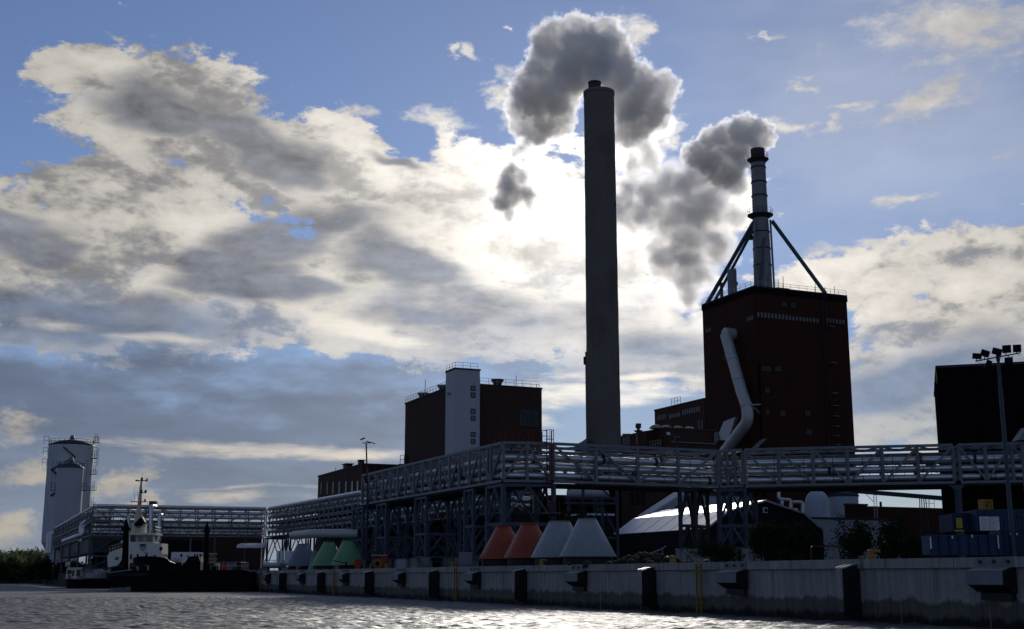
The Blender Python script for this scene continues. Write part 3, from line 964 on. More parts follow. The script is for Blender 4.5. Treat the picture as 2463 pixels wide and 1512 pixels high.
a = on_lr(1612, 1061); c = on_lr(1720, 1064); c.z = a.z; member('pipe_run', a - U * .2, c - U * .2, .18, .18, M['steel'], low)
a = on_lr(1716, 1040); bb = MB(); bb.path([a - U * .4 - Z * 2, a - U * .4, a - U * .4 + V * .8, a + V * .8], .2, 8, .4); bb.build('vent_pipe', M['steel'], low)
L2 = RP(1553, 1038, LC + U * 4, U)
low2, _, _, _ = corner_block('brick_annex', 'small brick annex with an exhaust cowl right of the tall chimney', 'factory building', L2 + V * -.0, 1488, 1625, M['brick_brown'])
for x in (1503, 1509, 1515, 1535):
    a = RP(x, 1068, L2, V); window(low2, a, U * 1.0, Z * 2.2, -V, M['steel_dark'], M['glass'], .1)
q = RP(1535, 1040, L2 + V * 1.5, V); q = Vector((q.x, q.y, L2.z + .25))
bb = MB(); bb.tube(q, q + Z * .7, .45, n=12); bb.tube(q + Z * .5, q + Z * .75, .8, n=12); bb.tube(q + Z * .75, q + Z * 1.25, .3, n=10); bb.tube(q + Z * 1.2, q + Z * 1.8, .55, n=12); bb.obox(q + Vector((-.2, 0, 1.8)), V * .9, U * .6, Z * .35)
bb.build('exhaust_cowl', M['steel_dark'], low2)

# --- tall chimney
CB = P(1452.5, 1060, 226)
CBx = Vector((CB.x, CB.y, GND))
zc = P(1443, 226, CBx.y).z; zf = P(1432, 201, CBx.y).z
rb, rt = 80.5 / 2 / FS * 232, 70.5 / 2 / FS * 246
chim = thing('tall_chimney', 'tall round grey concrete chimney in front of the sun glow', 'smokestack', CBx)
H = zc - GND
chm = mat('chimney_concrete', (0.150, 0.138, 0.118), .9, var=.14, scale=.18, streak=.07, bump=.15, bscale=2, stain=(.10, (.085, .078, .068), .5, .75))
nseg = 22
for i in range(nseg):
    z0, z1 = H * i / nseg, H * (i + 1) / nseg
    r0, r1 = rb + (rt - rb) * z0 / H, rb + (rt - rb) * z1 / H
    bb = MB(); bb.lathe(CBx, [(r0 + .02 * (i % 2), z0), (r1 + .02 * (i % 2), z1)], 48, caps=(i == nseg - 1)); bb.build('shaft_segment', chm, chim)
bb = MB(); bb.lathe(CBx + Z * H, [(rt - .1, -.5), (rt + .12, -.45), (rt + .12, .25), (rt - .3, .3)], 40); bb.build('rim', chm, chim)
q = CBx + Z * H - V * .9
rf = 14.6 / FS * 246
bb = MB(); bb.lathe(q, [(rf, 0), (rf, zf - zc), (rf - .12, zf - zc), (rf - .12, .4)], 24, caps=False); bb.build('flue', M['roof_felt'], chim)
bb = MB(); bb.lathe(q, [(rf, zf - zc - .25), (rf + .08, zf - zc - .25), (rf + .08, zf - zc), (rf, zf - zc)], 24, caps=False); bb.build('flue_ring', M['steel_dark'], chim)
a = P(1412, 845, CBx.y); bb = MB(); bb.tube(Vector((a.x, a.y, GND)), a, .42, n=10); bb.build('riser', chm, chim)
bb = MB(); q = P(1407.5, 875, CBx.y); bb.tube(q, q + Z * 1.4, .35, n=8); bb.build('cage', M['steel_dark'], chim)
for x in (1428, 1475):
    q = P(x, 502, CBx.y); q.y -= math.sqrt(max(.1, rt ** 2 - (q.x - CBx.x) ** 2)) + .1
    bb = MB(); bb.obox(q, (.35, 0, 0), (0, .35, 0), (0, 0, .5)); bb.build('beacon', M['steel_dark'], chim)
# shed roof that leans against the chimney foot
t = thing('lean_to_shed', 'curved metal shed roof against the foot of the tall chimney', 'shed', P(1398, 1066, 222))
prev = None
for k in range(7):
    f = k / 6
    a = P(1384 + 27 * f, 1066 - 15 * f ** 1.6, 222)
    if prev is not None:
        bb = MB(); bb.prism([Vector((prev.x, prev.y, GND)), Vector((a.x, a.y, GND)), a, prev], (0, 5, 0)); bb.build('roof_panel', M['steel'], t)
    prev = a

# --- mill building with white stair tower
SC = P(1093.7, 886, 214)
stair, _, SU, SVv = corner_block('stair_tower', 'pale grey stair tower with six square windows on the mill corner', 'tower', SC, 1072, 1154, M['panel_grey'])
def on_s(x, y): return RP(x, y, SC, U)
for ya, yb in ((926.5, 938), (942.5, 954.5), (981.5, 993.5), (998, 1010), (1037, 1049), (1054, 1066)):
    a, c = on_s(1131.5, yb), on_s(1143, ya)
    d = V * (c - a).dot(V)
    window(stair, a, d, Z * (c.z - a.z), -U, M['steel_dark'], M['glass_grey'], .14)
railing(stair, [SC + U * (SU - .3) + Z * .28, SC + U * .3 + V * .2 + Z * .28, SC + V * (SVv - .3) + U * .2 + Z * .28], M['rail_white'], 1.0, 1.2, .035)
a = RP(1079, 948, SC, V); 
for k in range(3):
    bb = MB(); bb.obox(a - V * .25 - U * .5 * k, V * .24, U * .2, Z * .3); bb.build('wall_lamp', M['yellow'], stair)
BC = SC + U * 1.2 + V * 1.2
BCt = RP(1154, 925, BC, U)
BC = Vector((BC.x, BC.y, BCt.z))
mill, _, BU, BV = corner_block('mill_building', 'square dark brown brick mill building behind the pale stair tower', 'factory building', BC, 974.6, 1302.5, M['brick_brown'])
def on_b(x, y): return RP(x, y, BC, U)
railing(mill, [BC + U * BU + Z * .28, BC + U * 2 + Z * .28], M['rail_white'], 1.05, 1.5, .035)
railing(mill, [BC + V * 4 + Z * .28, BC + V * (BV - .5) + Z * .28], M['rail_white'], 1.05, 1.5, .035)
for x, dirn in ((1018, U), (1066, U), (1196, V)):
    q = along(BC + (V if dirn is U else U) * 1.6 + Z * .25, dirn, x)
    bb = MB(); bb.lathe(q, [(.75, 0), (.75, .5), (1.15, 1.1), (1.15, 1.25), (.9, 1.25)], 14); bb.build('roof_vent', M['steel_dark'], mill)
for x, top, dirn in ((1022, 911, U), (1241, 902, V), (1219, 925, V), (1290, 922, V)):
    q = along(BC + (V if dirn is U else U) * 1.0, dirn, x); rod('lamp_post', q, Vector((q.x, q.y, P(x, top, q.y).z)), .06, M['rail_white'], mill)
# big lattice window
a, c = on_b(1250, 1023), on_b(1294, 985)
w, h = (c - a).dot(V), c.z - a.z
bb = MB(); bb.obox(a - U * .03, V * w, U * .028, Z * h); big = bb.build('window', M['glass'], mill)
for i in range(6):
    member('glazing_bar', a + V * (w * i / 5) - U * .1, a + V * (w * i / 5) - U * .1 + Z * h, .07, .1, M['steel_blue'], big)
for i in range(5):
    member('glazing_bar', a - U * .17 + Z * (h * i / 4), a + V * w - U * .17 + Z * (h * i / 4), .08, .06, M['steel_blue'], big)
member('glazing_bar', a - U * .24, a + V * w + Z * h - U * .24, .06, .06, M['steel_blue'], big)
member('glazing_bar', a - U * .30 + Z * h, a + V * w - U * .30, .06, .06, M['steel_blue'], big)
bb = MB(); a, c = on_b(1156, 1048), on_b(1248, 1050); bb.obox(Vector((a.x, a.y, c.z + 8)) - U * .06, c - a - Z * (c - a).z, U * .055, Z * .9); bb.build('panel_strip', M['brick_brown'], mill)

# --- long low shop left of it
SHC = P(872, 1116, 232)
shop, _, ShU, ShV = corner_block('low_workshop', 'long low brown panelled workshop at the left of the mill building', 'factory building', SHC, 765, 980, M['brick_brown'], panels=(7, 6))
def on_sh(x, y): return RP(x, y, SHC, V)
for x in (774, 789, 803, 818, 834, 849, 862):
    a = on_sh(x, 1190); window(shop, Vector((a.x, a.y, P(818, 1187, a.y).z)) - V * .02, U * 1.4, Z * 2.6, -V, M['steel_dark'], M['glass_grey'], .12)
for x, s in ((836, 1.2), (868, .8)):
    q = along(SHC + V * 1.2 + Z * .27, U, x); bb = MB(); bb.obox(q - V * s / 2 - U * s, V * s, U * s * 2, Z * .9); bb.obox(q - V * s * .7 - U * s * 1.2 + Z * .91, V * s * 1.4, U * s * 2.4, Z * .15); bb.build('roof_vent', M['steel_dark'], shop)
q = along(SHC + V * .5, U, 807); rod('aerial', q, q + Z * 1.2, .05, M['steel_dark'], shop)
q = along(SHC + U * .5, V, 962); bb = MB(); bb.obox(q + Z * .28, V * 2, U * 1.2, Z * .2); bb.build('roof_platform', M['steel_dark'], shop)
railing(shop, [q + Z * .48, q + V * 2 + Z * .48], M['steel_dark'], 1.6, .7, .05)
bb = MB(); bb.obox(q + V * 1.0 + Z * .5 + U * .2, V * .8, U * .6, Z * 1.5); bb.build('plant_box', M['steel_dark'], shop)

# --- black shed at the right
DC = P(2251, 884, 150)
du = (RP(2462, 874, DC, Vector((math.sin(R(20)), math.cos(R(20)), 0))) - DC); du.z = 0; du.normalize()
shed = thing('black_shed', 'huge black windowless shed behind the floodlight mast', 'factory building', (DC.x, DC.y, GND))
# its long face comes towards the viewer to the right
E = RP(2462, 874, DC, Z); E = DC + (E - DC).normalized() * 40; E.z = DC.z
dl = (E - DC).normalized(); dn = Vector((-dl.y, dl.x, 0))
if dn.y < 0: dn = -dn
npan = 9
for i in range(npan):
    bb = MB(); bb.obox(Vector((DC.x, DC.y, GND)) + dl * (40 * i / npan + .03) + dn * random.uniform(0, .05), dl * (40 / npan - .06), dn * .6, Z * (DC.z - GND)); bb.build('wall_panel', M['brick_black'], shed)
bb = MB(); bb.obox(Vector((DC.x, DC.y, GND)) + dn * .7, dl * 40, dn * 25, Z * (DC.z - GND - .1)); bb.build('core', M['brick_black'], shed)
bb = MB(); bb.obox(Vector((DC.x, DC.y, DC.z)) - dn * .15 - dl * .1, dl * 40.2, dn * 26, Z * .3); bb.build('roof', M['roof_felt'], shed)
a = RP(2248.5, 917, DC, dn); bb = MB(); bb.obox(Vector((DC.x, DC.y, GND)) - dl * .35 + dn * .5, dl * .3, dn * 1.5, Z * (a.z - GND)); bb.build('corner_duct', M['black'], shed)

# --- arched hall with white roof
HN = P(1695, 1271, 160)                       # near foot of the left roof slope
def hall_pt(x, y): return RP(x, y, HN, U)
prof = [HN, hall_pt(1750, 1228), hall_pt(1839, 1203), hall_pt(1931, 1234), hall_pt(1979, 1277)]
far = along(HN, U, 1471)
D = U * (far - HN).dot(U)
hall = thing('storage_hall', 'dark storage hall with a bright white bent metal roof', 'hall', (HN.x, HN.y, GND))
gp = [Vector((HN.x, HN.y, GND))] + prof + [Vector((prof[-1].x, prof[-1].y, GND))]
bb = MB(); bb.prism([p + Vector((0, 0, -.05 if p.z > GND + .1 else 0)) for p in gp], D); bb.build('wall', M['hall_dark'], hall)
nse = 14
for j in range(4):
    a, c = prof[j], prof[j + 1]
    nn = (c - a).cross(D).normalized()
    if nn.z < 0: nn = -nn
    for i in range(nse):
        bb = MB(); bb.obox(a + D * (i / nse) + nn * .01 - U * .25 - (c - a).normalized() * .0, c - a, D * (1 / nse) * .985, nn * (.10 + .008 * (i % 2))); bb.build('roof_sheet', M['white_roof'], hall)
for j in range(4):
    member('gable_trim', prof[j] - U * .3 + Z * .02, prof[j + 1] - U * .3 + Z * .02, .10, .24, M['panel_grey'], hall)
a = hall_pt(1834.5, 1232); bb = MB(); bb.obox(a - U * .06, V * .72, U * .055, Z * .72); vent = bb.build('vent_plate', M['sign_white'], hall)
bb = MB(); bb.tube(a + V * .40 + Z * .36 - U * .065, a + V * .40 + Z * .36 - U * .12, .25, n=16); bb.build('vent_hole', M['black'], vent)

# --- tanks and low buildings at the right, beyond the hall
def cyl(name, label, cat, x, yb, yt, rpx, Y, m, dome=0.0, zb=GND, n=28, grp=None):
    c = P(x, yt, Y); r = rpx / FS * Y
    t = thing(name, label, cat, (c.x, c.y, zb), grp)
    bb = MB(); bb.lathe((c.x, c.y, zb), [(r, 0), (r, c.z - zb)] if not dome else
        [(r, 0), (r, c.z - zb - dome)] + [(r * math.cos(a), c.z - zb - dome + dome * math.sin(a)) for a in (.3, .6, .9, 1.2, 1.45)], n)
    bb.build('shell', m, t)
    return t, Vector((c.x, c.y, c.z)), r
t, c, r = cyl('dome_tank', 'pale grey tank with a rounded dome top behind the storage hall', 'tank', 1963, 1233, 1176, 29, 215, M['silo_grey'], dome=2.4)
t, c, r = cyl('flat_tank', 'wide flat topped grey tank right of the dome tank', 'tank', 2028, 1233, 1190, 34, 222, M['silo_grey'])
bb = MB(); bb.lathe(c, [(r + .05, -.2), (r + .15, -.2), (r + .15, .05), (r * .5, .5), (.1, .7)], 28); bb.build('roof', M['steel_dark'], t)
railing(t, [c + Vector((math.cos(a) * r, math.sin(a) * r, .05)) for a in [k * math.pi / 10 for k in range(21)]], M['steel_dark'], 1.0, 1.5, .04)
KC = P(1952, 1246, 188)
t, _, _, _ = corner_block('grey_store', 'low pale grey store building behind the bushes', 'building', KC, 1946, 2160, M['panel_grey'])
b_, _, _, _ = corner_block('red_hut', 'small dark red brick hut below the flat topped tank', 'building', P(2034, 1213, 205), 2030, 2085, M['brick'])
GC = P(2084, 1219, 250)
t, _, gu, gv = corner_block('long_brick_store', 'long dark brick store closing the gap before the black shed', 'building', GC, 2080, 2330, M['brick'])
for x in (2222, 2236):
    q = along(GC, V, x); railing(t, [q + Z * .3, q + V * 1.2 + Z * .3], M['steel_dark'], 1.8, .6, .05)
q = along(GC + U, V, 2118); bb = MB(); bb.tube(q, q + Z * 1.3, .25, n=8); bb.build('vent', M['steel_dark'], t)
# conveyor bridge across the gap
t = thing('conveyor_bridge', 'thin dark enclosed conveyor sloping down across the bright gap', 'conveyor', P(2150, 1184, 235))
bb = MB(); bb.beam(P(2030, 1177, 235), P(2270, 1197, 228), 1.6, .75); bb.build('gallery', M['steel_dark'], t)
a = P(2218, 1193, 230)
for dx in (-1.1, -.4, .4, 1.1):
    member('leg', a + Vector((dx * .5, 0, -.3)), Vector((a.x + dx, a.y, GND)), .12, .12, M['steel_dark'], t)
t = thing('access_ladder', 'pale caged ladder standing under the sloping conveyor', 'ladder', P(2104, 1215, 234))
a = P(2100, 1189, 234)
for dx in (0, .55):
    rod('rail', a + Vector((dx, 0, 0)), Vector((a.x + dx, a.y, GND)), .05, M['rail_white'], t)
for k in range(14):
    rod('rung', a - Z * (.4 * k), a + Vector((.55, 0, -.4 * k)), .035, M['rail_white'], t)
rod('brace', P(2082, 1186, 234), P(2100, 1205, 234), .05, M['rail_white'], t)
# pipes beside the dome tank
t = thing('vent_pipes', 'bent grey pipes between the hall roof and the dome tank', 'pipes', P(1900, 1230, 205))
for pts in (((1872, 1170), (1872, 1200), (1901, 1200), (1901, 1240)), ((1905, 1206), (1930, 1206), (1930, 1240)), ((1880, 1195), (1880, 1225), (1918, 1225))):
    bb = MB(); bb.path([P(x, y, 205) for x, y in pts], .28, 10, .5); bb.build('pipe', M['cladding'], t)
# long brick hall behind the far gallery
RC = P(630, 1288, 292)
t = thing('brick_depot', 'long low red brick depot with a black doorway behind the far pipe rack', 'building', (RC.x, RC.y, GND))
RL = P(255, 1284, 275); RL.z = RC.z
dl2 = (RL - RC); dl2.z = 0
nn = Vector((dl2.y, -dl2.x, 0)).normalized()
if nn.y < 0: nn = -nn
for i in range(14):
    bb = MB(); bb.obox(Vector((RC.x, RC.y, GND)) + dl2 * (i / 14) + nn * (.03 * (i % 2)), dl2 * (.994 / 14), nn * 1, Z * (RC.z + 2 - GND)); bb.build('wall_panel', M['brick_brown'], t)
bb = MB(); bb.obox(Vector((RC.x, RC.y, GND)) + nn * 1.1, dl2, nn * 12, Z * (RC.z + 2 - GND)); bb.build('core', M['brick_black'], t)
bb = MB(); a = Vector((RC.x, RC.y, GND)) + dl2 * .40; bb.obox(a - nn * .12, dl2 * .22, nn * .11, Z * 7.0); bb.build('doorway', M['black'], t)
# darker brick range behind the trestles
t = thing('brick_range', 'dark brick works building behind the trestles under the pipe bridge', 'building', P(1550, 1330, 205))
a = P(1497, 1176, 207); c = a + V * 24
for i in range(6):
    bb = MB(); bb.obox(Vector((a.x, a.y, GND)) + V * (4 * i + .03) + U * (.06 * (i % 2)), V * 3.94, U * .5, Z * (a.z + 1.5 - GND)); bb.build('wall_panel', M['brick_brown'], t)
bb = MB(); bb.obox(Vector((a.x, a.y, GND)) + U * .7, V * 24, U * 8, Z * (a.z + 1.4 - GND)); bb.build('core', M['brick_black'], t)
for x in (1515, 1528, 1541):
    q = RP(x, 1215, a, U); window(t, q - U * .02, V * .9, Z * 2.4, -U, M['steel_dark'], M['glass'], .08)
# inclined conveyor with ribbed roof going up left of the trestle
t = thing('inclined_conveyor', 'pale inclined conveyor housing with a ribbed roof rising behind the white roof', 'conveyor', P(1560, 1230, 196))
a, c = P(1545, 1240, 196), P(1650, 1172, 204)
d = (c - a) / 12
for i in range(12):
    bb = MB(); bb.beam(a + d * i + d * .03, a + d * (i + .95), 2.0, .25); bb.build('roof_panel', M['white_roof'], t)
bb = MB(); bb.beam(a - Z * .75, c - Z * .75, 1.7, 1.2); bb.build('housing', M['panel_grey'], t)
railing(t, [a + V * -1.2 + Z * .1, c + V * -1.2 + Z * .1], M['steel_dark'], 1.1, 1.5, .04)
t = thing('inclined_duct', 'second sloping grey conveyor duct seen between the trestle legs', 'conveyor', P(1640, 1210, 198))
bb = MB(); bb.beam(P(1648, 1212, 198), P(1688, 1180, 198), 1.2, 1.2); bb.build('housing', M['steel'], t)
t, _, _, _ = corner_block('white_kiosk', 'pale square building seen behind the trestle above the white roof', 'building', P(1690, 1190, 195), 1688, 1800, M['panel_grey'])
# background works behind the left bridge trestles
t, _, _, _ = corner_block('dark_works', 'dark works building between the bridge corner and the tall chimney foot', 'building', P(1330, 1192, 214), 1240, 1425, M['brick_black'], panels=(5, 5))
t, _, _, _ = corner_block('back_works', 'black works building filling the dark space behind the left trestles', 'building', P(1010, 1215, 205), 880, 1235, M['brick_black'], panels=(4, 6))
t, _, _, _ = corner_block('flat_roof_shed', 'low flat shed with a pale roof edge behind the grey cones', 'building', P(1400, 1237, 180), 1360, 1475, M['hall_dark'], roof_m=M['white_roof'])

# --- silos at the far left
def silo(name, label, cx, ctop, xr_top, Y, zbot, m, hopper=None):
    c = P(cx, ctop, Y); r = xr_top / FS * Y
    t = thing(name, label, 'silo', (c.x, c.y, GND))
    base = Vector((c.x, c.y, 0))
    nring = 7
    for i in range(nring):
        z0, z1 = zbot + (c.z - zbot) * i / nring, zbot + (c.z - zbot) * (i + 1) / nring
        bb = MB(); bb.lathe(base, [(r + .025 * (i % 2), z0), (r + .025 * (i % 2), z1)], 48, caps=(i in (0, nring - 1))); bb.build('shell_ring', m, t)
    bb = MB(); bb.lathe(base, [(r + .1, c.z), (r + .1, c.z + .3), (r * .55, c.z + 1.5), (r * .12, c.z + 2.0), (.2, c.z + 2.1)], 32); bb.build('roof', M['steel_dark'] if hopper else M['steel_blue'], t)
    bb = MB(); bb.lathe(base, [(.9, c.z + 2.2), (.5, c.z + 3.4)], 10); bb.build('roof_cap', M['steel'], t)
    railing(t, [base + Vector((math.cos(a) * (r - .2), math.sin(a) * (r - .2), c.z + .3)) for a in [k * math.pi / 12 for k in range(25)]], M['steel_dark'], 1.5, 2.2, .06)
    if hopper:
        bb = MB(); bb.lathe(base, [(2.0, hopper), (r, zbot - .02)], 40); bb.build('hopper', m, t)
    return t, base, r, c.z
sg, sbase, sr, sz = silo('large_silo', 'large round pale grey storage silo with caged landings at far left', 172.5, 1071, 52.5, 395, 12.6, M['silo_grey'], hopper=4.0)
for k in range(8):
    z = sz + 1 - k * 5.0
    p = sbase + Vector((sr + .1, -1.2, z))
    bb = MB(); bb.obox(p, (1.6, 0, 0), (0, 1.4, 0), (0, 0, .15)); bb.build('landing', M['steel_dark'], sg)
    railing(sg, [p + Vector((0, 0, .15)), p + Vector((1.6, 0, .15)), p + Vector((1.6, 1.4, .15))], M['steel_dark'], 1.3, .8, .06)
    for dx in (.5, 1.1):
        rod('ladder_rail', p + Vector((dx, .7, .1)), p + Vector((dx, .7, 2.9)), .06, M['steel_dark'], sg)
for sx in (-1, 1):
    for k in range(3):
        p = sbase + Vector((sx * (sr + .3) - (1.3 if sx < 0 else 0), -1, sz - 3.5 * k + .5))
        railing(sg, [p, p + Vector((1.4, 0, 0)), p + Vector((1.4, 1.2, 0))], M['steel_dark'], 2.4, .7, .06, 'cage')
prev = None
for k, (dx, dz) in enumerate(((2.5, -1), (6, -4), (-1, -8), (5, -12.5), (-.5, -16))):
    a = sbase + Vector((dx - 2.5, -sr * math.sqrt(1 - ((dx - 2.5) / sr) ** 2) - .5, sz + dz))
    if prev is not None: member('stair_flight', prev, a, .9, .35, M['steel_dark'], sg)
    prev = a
s2, b2, r2, z2 = silo('small_silo', 'smaller warm grey silo standing in front of the large silo', 170, 1125.5, 30.5, 372, 6.0, M['silo_warm'])
for sx in (-1, 1):
    p = b2 + Vector((sx * (r2 + .2) - (1.3 if sx < 0 else 0), -.6, z2 - 6.5))
    for dx in (.2, 1.1): rod('ladder_rail', p + Vector((dx, 0, 0)), p + Vector((dx, 0, 9)), .06, M['steel_dark'], s2)
    bb = MB(); bb.obox(p, (1.4, 0, 0), (0, 1.2, 0), (0, 0, .2)); bb.build('landing', M['steel_dark'], s2)
    railing(s2, [p, p + Vector((1.4, 0, 0))], M['steel_dark'], 2.2, .7, .06, 'cage')
# ------------------------------------------------------------------ pipe bridges
ZT, ZB = 16.5, 12.4
def at_z(x, y, z, Ymul=1.0): return GZ(x, y, z)
def truss_side(t, a, c, zt, zb, n, m, w, pattern='alt', first=True):
    a, c = Vector((a.x, a.y, 0)), Vector((c.x, c.y, 0))
    member('chord', a + Z * zt, c + Z * zt, w, w, m, t); member('chord', a + Z * zb, c + Z * zb, w, w, m, t)
    for i in range(n + 1):
        if i == 0 and not first: continue
        p = a.lerp(c, i / n); member('post', p + Z * (zb + w / 2), p + Z * (zt - w / 2), w * .95, w * .95, m, t)
    for i in range(n):
        p, q = a.lerp(c, i / n), a.lerp(c, (i + 1) / n)
        if pattern == 'alt': down = i % 2 == 0
        elif pattern == 'in': down = i < n / 2
        else: down = i >= n / 2
        if down: member('diagonal', p + Z * (zt - .1), q + Z * (zb + .1), w * .7, w * .7, m, t)
        else: member('diagonal', p + Z * (zb + .1), q + Z * (zt - .1), w * .7, w * .7, m, t)
def bridge_span(t, a, c, side, zt, zb, n, m, w, width, pattern, rows, inner=True, pr=.34, deck=True, topbrace=True, ext=(0, 0), hangers=True, first=True, joints=True):
    """side: unit vector from the near truss to the far one"""
    truss_side(t, a, c, zt, zb, n, m, w, pattern, first)
    a2, c2 = a + side * width, c + side * width
    truss_side(t, a2, c2, zt, zb, n, m, w, pattern)
    A, B_, S = Vector((a.x, a.y, 0)), Vector((c.x, c.y, 0)), side * width
    d = (B_ - A).normalized()
    for i in range(n + 1):
        p = A.lerp(B_, i / n)
        member('cross_beam', p + Z * (zb - .05) + side * .2, p + Z * (zb - .05) + S - side * .2, w * .8, w * .8, M['steel_dark'], t)
        member('cross_beam', p + Z * (zt - .02) + side * .2, p + Z * (zt - .02) + S - side * .2, w * .7, w * .7, m, t)
    if topbrace:
        for i in range(n):
            p, q = A.lerp(B_, i / n), A.lerp(B_, (i + 1) / n)
            mid = p.lerp(q, .5)
            member('top_brace', p + Z * (zt - .03) + side * .2, mid + Z * (zt - .03) + S - side * .2, w * .5, w * .5, m, t)
            member('top_brace', mid + Z * (zt - .03) + S - side * .2, q + Z * (zt - .03) + side * .2, w * .5, w * .5, m, t)
    if deck:
        bb = MB(); bb.obox(A + Z * (zb - .34) + side * .15, B_ - A, S - side * .3, Z * .08); bb.build('deck', M['steel_dark'], t)
    off = (.62, width * .36, width * .64, width - .62)
    for j, z in enumerate(rows):
        for k, o in enumerate(off if inner else off[:1] + off[-1:]):
            r = pr * (1.0 if k == 0 else (.8, .55, .9)[(j + k) % 3])
            p0, p1 = A + side * o + Z * z - d * ext[0] * o, B_ + side * o + Z * z + d * ext[1] * o
            pipe('pipe', p0, p1, r, M['cladding'], t)
            if k == 0 and joints:
                L = (p1 - p0).length; nb = int(L / 3.1)
                for i in range(1, nb):
                    q = p0.lerp(p1, i / nb); pipe('pipe_band', q, q + d * .07, r + .018, M['steel_dark'], t)
        if hangers:
            for i in range(n * 4):
                q = A.lerp(B_, (i + .5) / (n * 4)) + side * (.62 + .1)
                if i % 4 != 3: rod('hanger', q + Z * (z - .66), q + Z * (z - pr), .03, M['steel_dark'], t)
    if inner:
        for z in (zt - .75, zt - 1.0):
            rod('cable_pipe', A + side * 1.3 + Z * z, B_ + side * 1.3 + Z * z, .09, M['steel'], t)
            rod('cable_pipe', A + side * 2.4 + Z * z, B_ + side * 2.4 + Z * z, .12, M['steel'], t)
def trestle(name, label, legs, ztop, m, w=.34, zmids=(), ped=True, group=None, peds=1.4):
    """legs: four ground points in ring order"""
    c = sum((Vector(p) for p in legs), Vector()) / len(legs)
    t = thing(name, label, 'steel trestle', (c.x, c.y, GND), group)
    zs = [GND + peds] + list(zmids) + [ztop]
    for p in legs:
        member('leg', Vector((p.x, p.y, GND + peds * .98)), Vector((p.x, p.y, ztop)), w, w, m, t)
        if ped:
            bb = MB(); bb.box((p.x - .6, p.y - .6, GND - .1), (p.x + .6, p.y + .6, GND + peds)); bb.build('pedestal', M['concrete'], t, bevel=.04)
    n = len(legs)
    for i in range(n):
        p, q = legs[i], legs[(i + 1) % n]
        p, q = Vector((p.x, p.y, 0)), Vector((q.x, q.y, 0))
        for k in range(len(zs) - 1):
            z0, z1 = zs[k] + .15, zs[k + 1] - .15
            member('rail', p + Z * z1, q + Z * z1, w * .7, w * .8, m, t)
            mid = p.lerp(q, .5)
            member('brace', p + Z * z0, mid + Z * (z1 - .1), w * .55, w * .55, m, t)
            member('brace', q + Z * z0, mid + Z * (z1 - .1), w * .55, w * .55, m, t)
        member('rail', p + Z * (zs[0] + .1), q + Z * (zs[0] + .1), w * .6, w * .6, m, t)
    return t

K0 = GZ(1210, 1063, ZT)                       # the corner above the red cones
W_end = GZ(872, 1142, ZT)
N0 = GZ(1330, 1065.5, ZT)
N_end = GZ(1724, 1083, ZT)
E0 = GZ(1790, 1080, ZT)
E_end = GZ(2290, 1068.5, ZT)
F_end = GZ(2560, 1062, ZT)
rows = (15.0, 14.02, 13.05)
nW = (W_end - K0); nW.z = 0; nW.normalize(); sW = Vector((nW.y, -nW.x, 0))
if sW.dot(V) < 0: sW = -sW
west = thing('pipe_bridge', 'grey steel truss pipe bridge running away left from the corner above the red cones', 'pipe bridge', K0.xy.to_3d(), 'truss pipe bridges')
bridge_span(west, K0 + nW * .25, W_end, sW, ZT, ZB, 16, M['steel'], .30, 4.4, 'alt', rows, ext=(-.2, 0), hangers=False, first=False)
nN = (N_end - N0); nN.z = 0; nN.normalize(); sN = Vector((-nN.y, nN.x, 0))
if sN.dot(U) < 0: sN = -sN
north = thing('pipe_bridge', 'grey steel truss pipe bridge crossing in front of the tall chimney', 'pipe bridge', N0.xy.to_3d(), 'truss pipe bridges')
kk = (N0 - K0); kk.z = 0
bridge_span(north, K0, N0 - kk.normalized() * .30, sN, ZT, ZB, 2, M['steel'], .30, 4.4, 'out', rows, pr=.36, hangers=False)
bridge_span(north, N0, N_end, sN, ZT, ZB, 4, M['steel'], .30, 4.4, 'in', rows, pr=.36)
nE = (E_end - E0); nE.z = 0; nE.normalize(); sE = Vector((-nE.y, nE.x, 0))
if sE.dot(U) < 0: sE = -sE
east = thing('pipe_bridge', 'grey steel truss pipe bridge passing below the brick boiler block to the black shed', 'pipe bridge', E0.xy.to_3d(), 'truss pipe bridges')
bridge_span(east, E0, E_end, sE, ZT, ZB, 6, M['steel'], .30, 4.4, 'in', rows, pr=.36)
head = thing('bridge_head', 'rust streaked steel bridge joint above the four legged trestle', 'pipe bridge', N_end.xy.to_3d())
bridge_span(head, N_end + nN * .3, E0 - nE * .3, (sN + sE).normalized(), ZT, ZB, 3, M['steel'], .26, 4.4, 'alt', rows, pr=.36, hangers=False)
nF = (F_end - E_end); nF.z = 0; nF.normalize()
last = thing('pipe_bridge', 'grey steel truss pipe bridge in front of the black shed at the right edge', 'pipe bridge', E_end.xy.to_3d(), 'truss pipe bridges')
bridge_span(last, E_end + nF * .6, F_end, sE, ZT, ZB, 4, M['steel'], .30, 4.4, 'alt', rows, pr=.36)

# mast with grey cap at the right edge, beside the bridge
q = P(2455, 1045, 132)
t = thing('capped_post', 'pale steel post with a small tin roof at the right edge', 'post', (q.x, q.y, GND))
member('post', Vector((q.x + .2, q.y, GND)), Vector((q.x + .2, q.y, q.z - .5)), .5, .5, M['steel'], t)
bb = MB(); bb.prism([q + Vector((-.7, -1, -.6)), q + Vector((1.6, -1, -.6)), q + Vector((1.6, -1, .9)), q + Vector((.4, -1, .8))], (0, 2, 0)); bb.build('tin_roof', M['steel'], t)

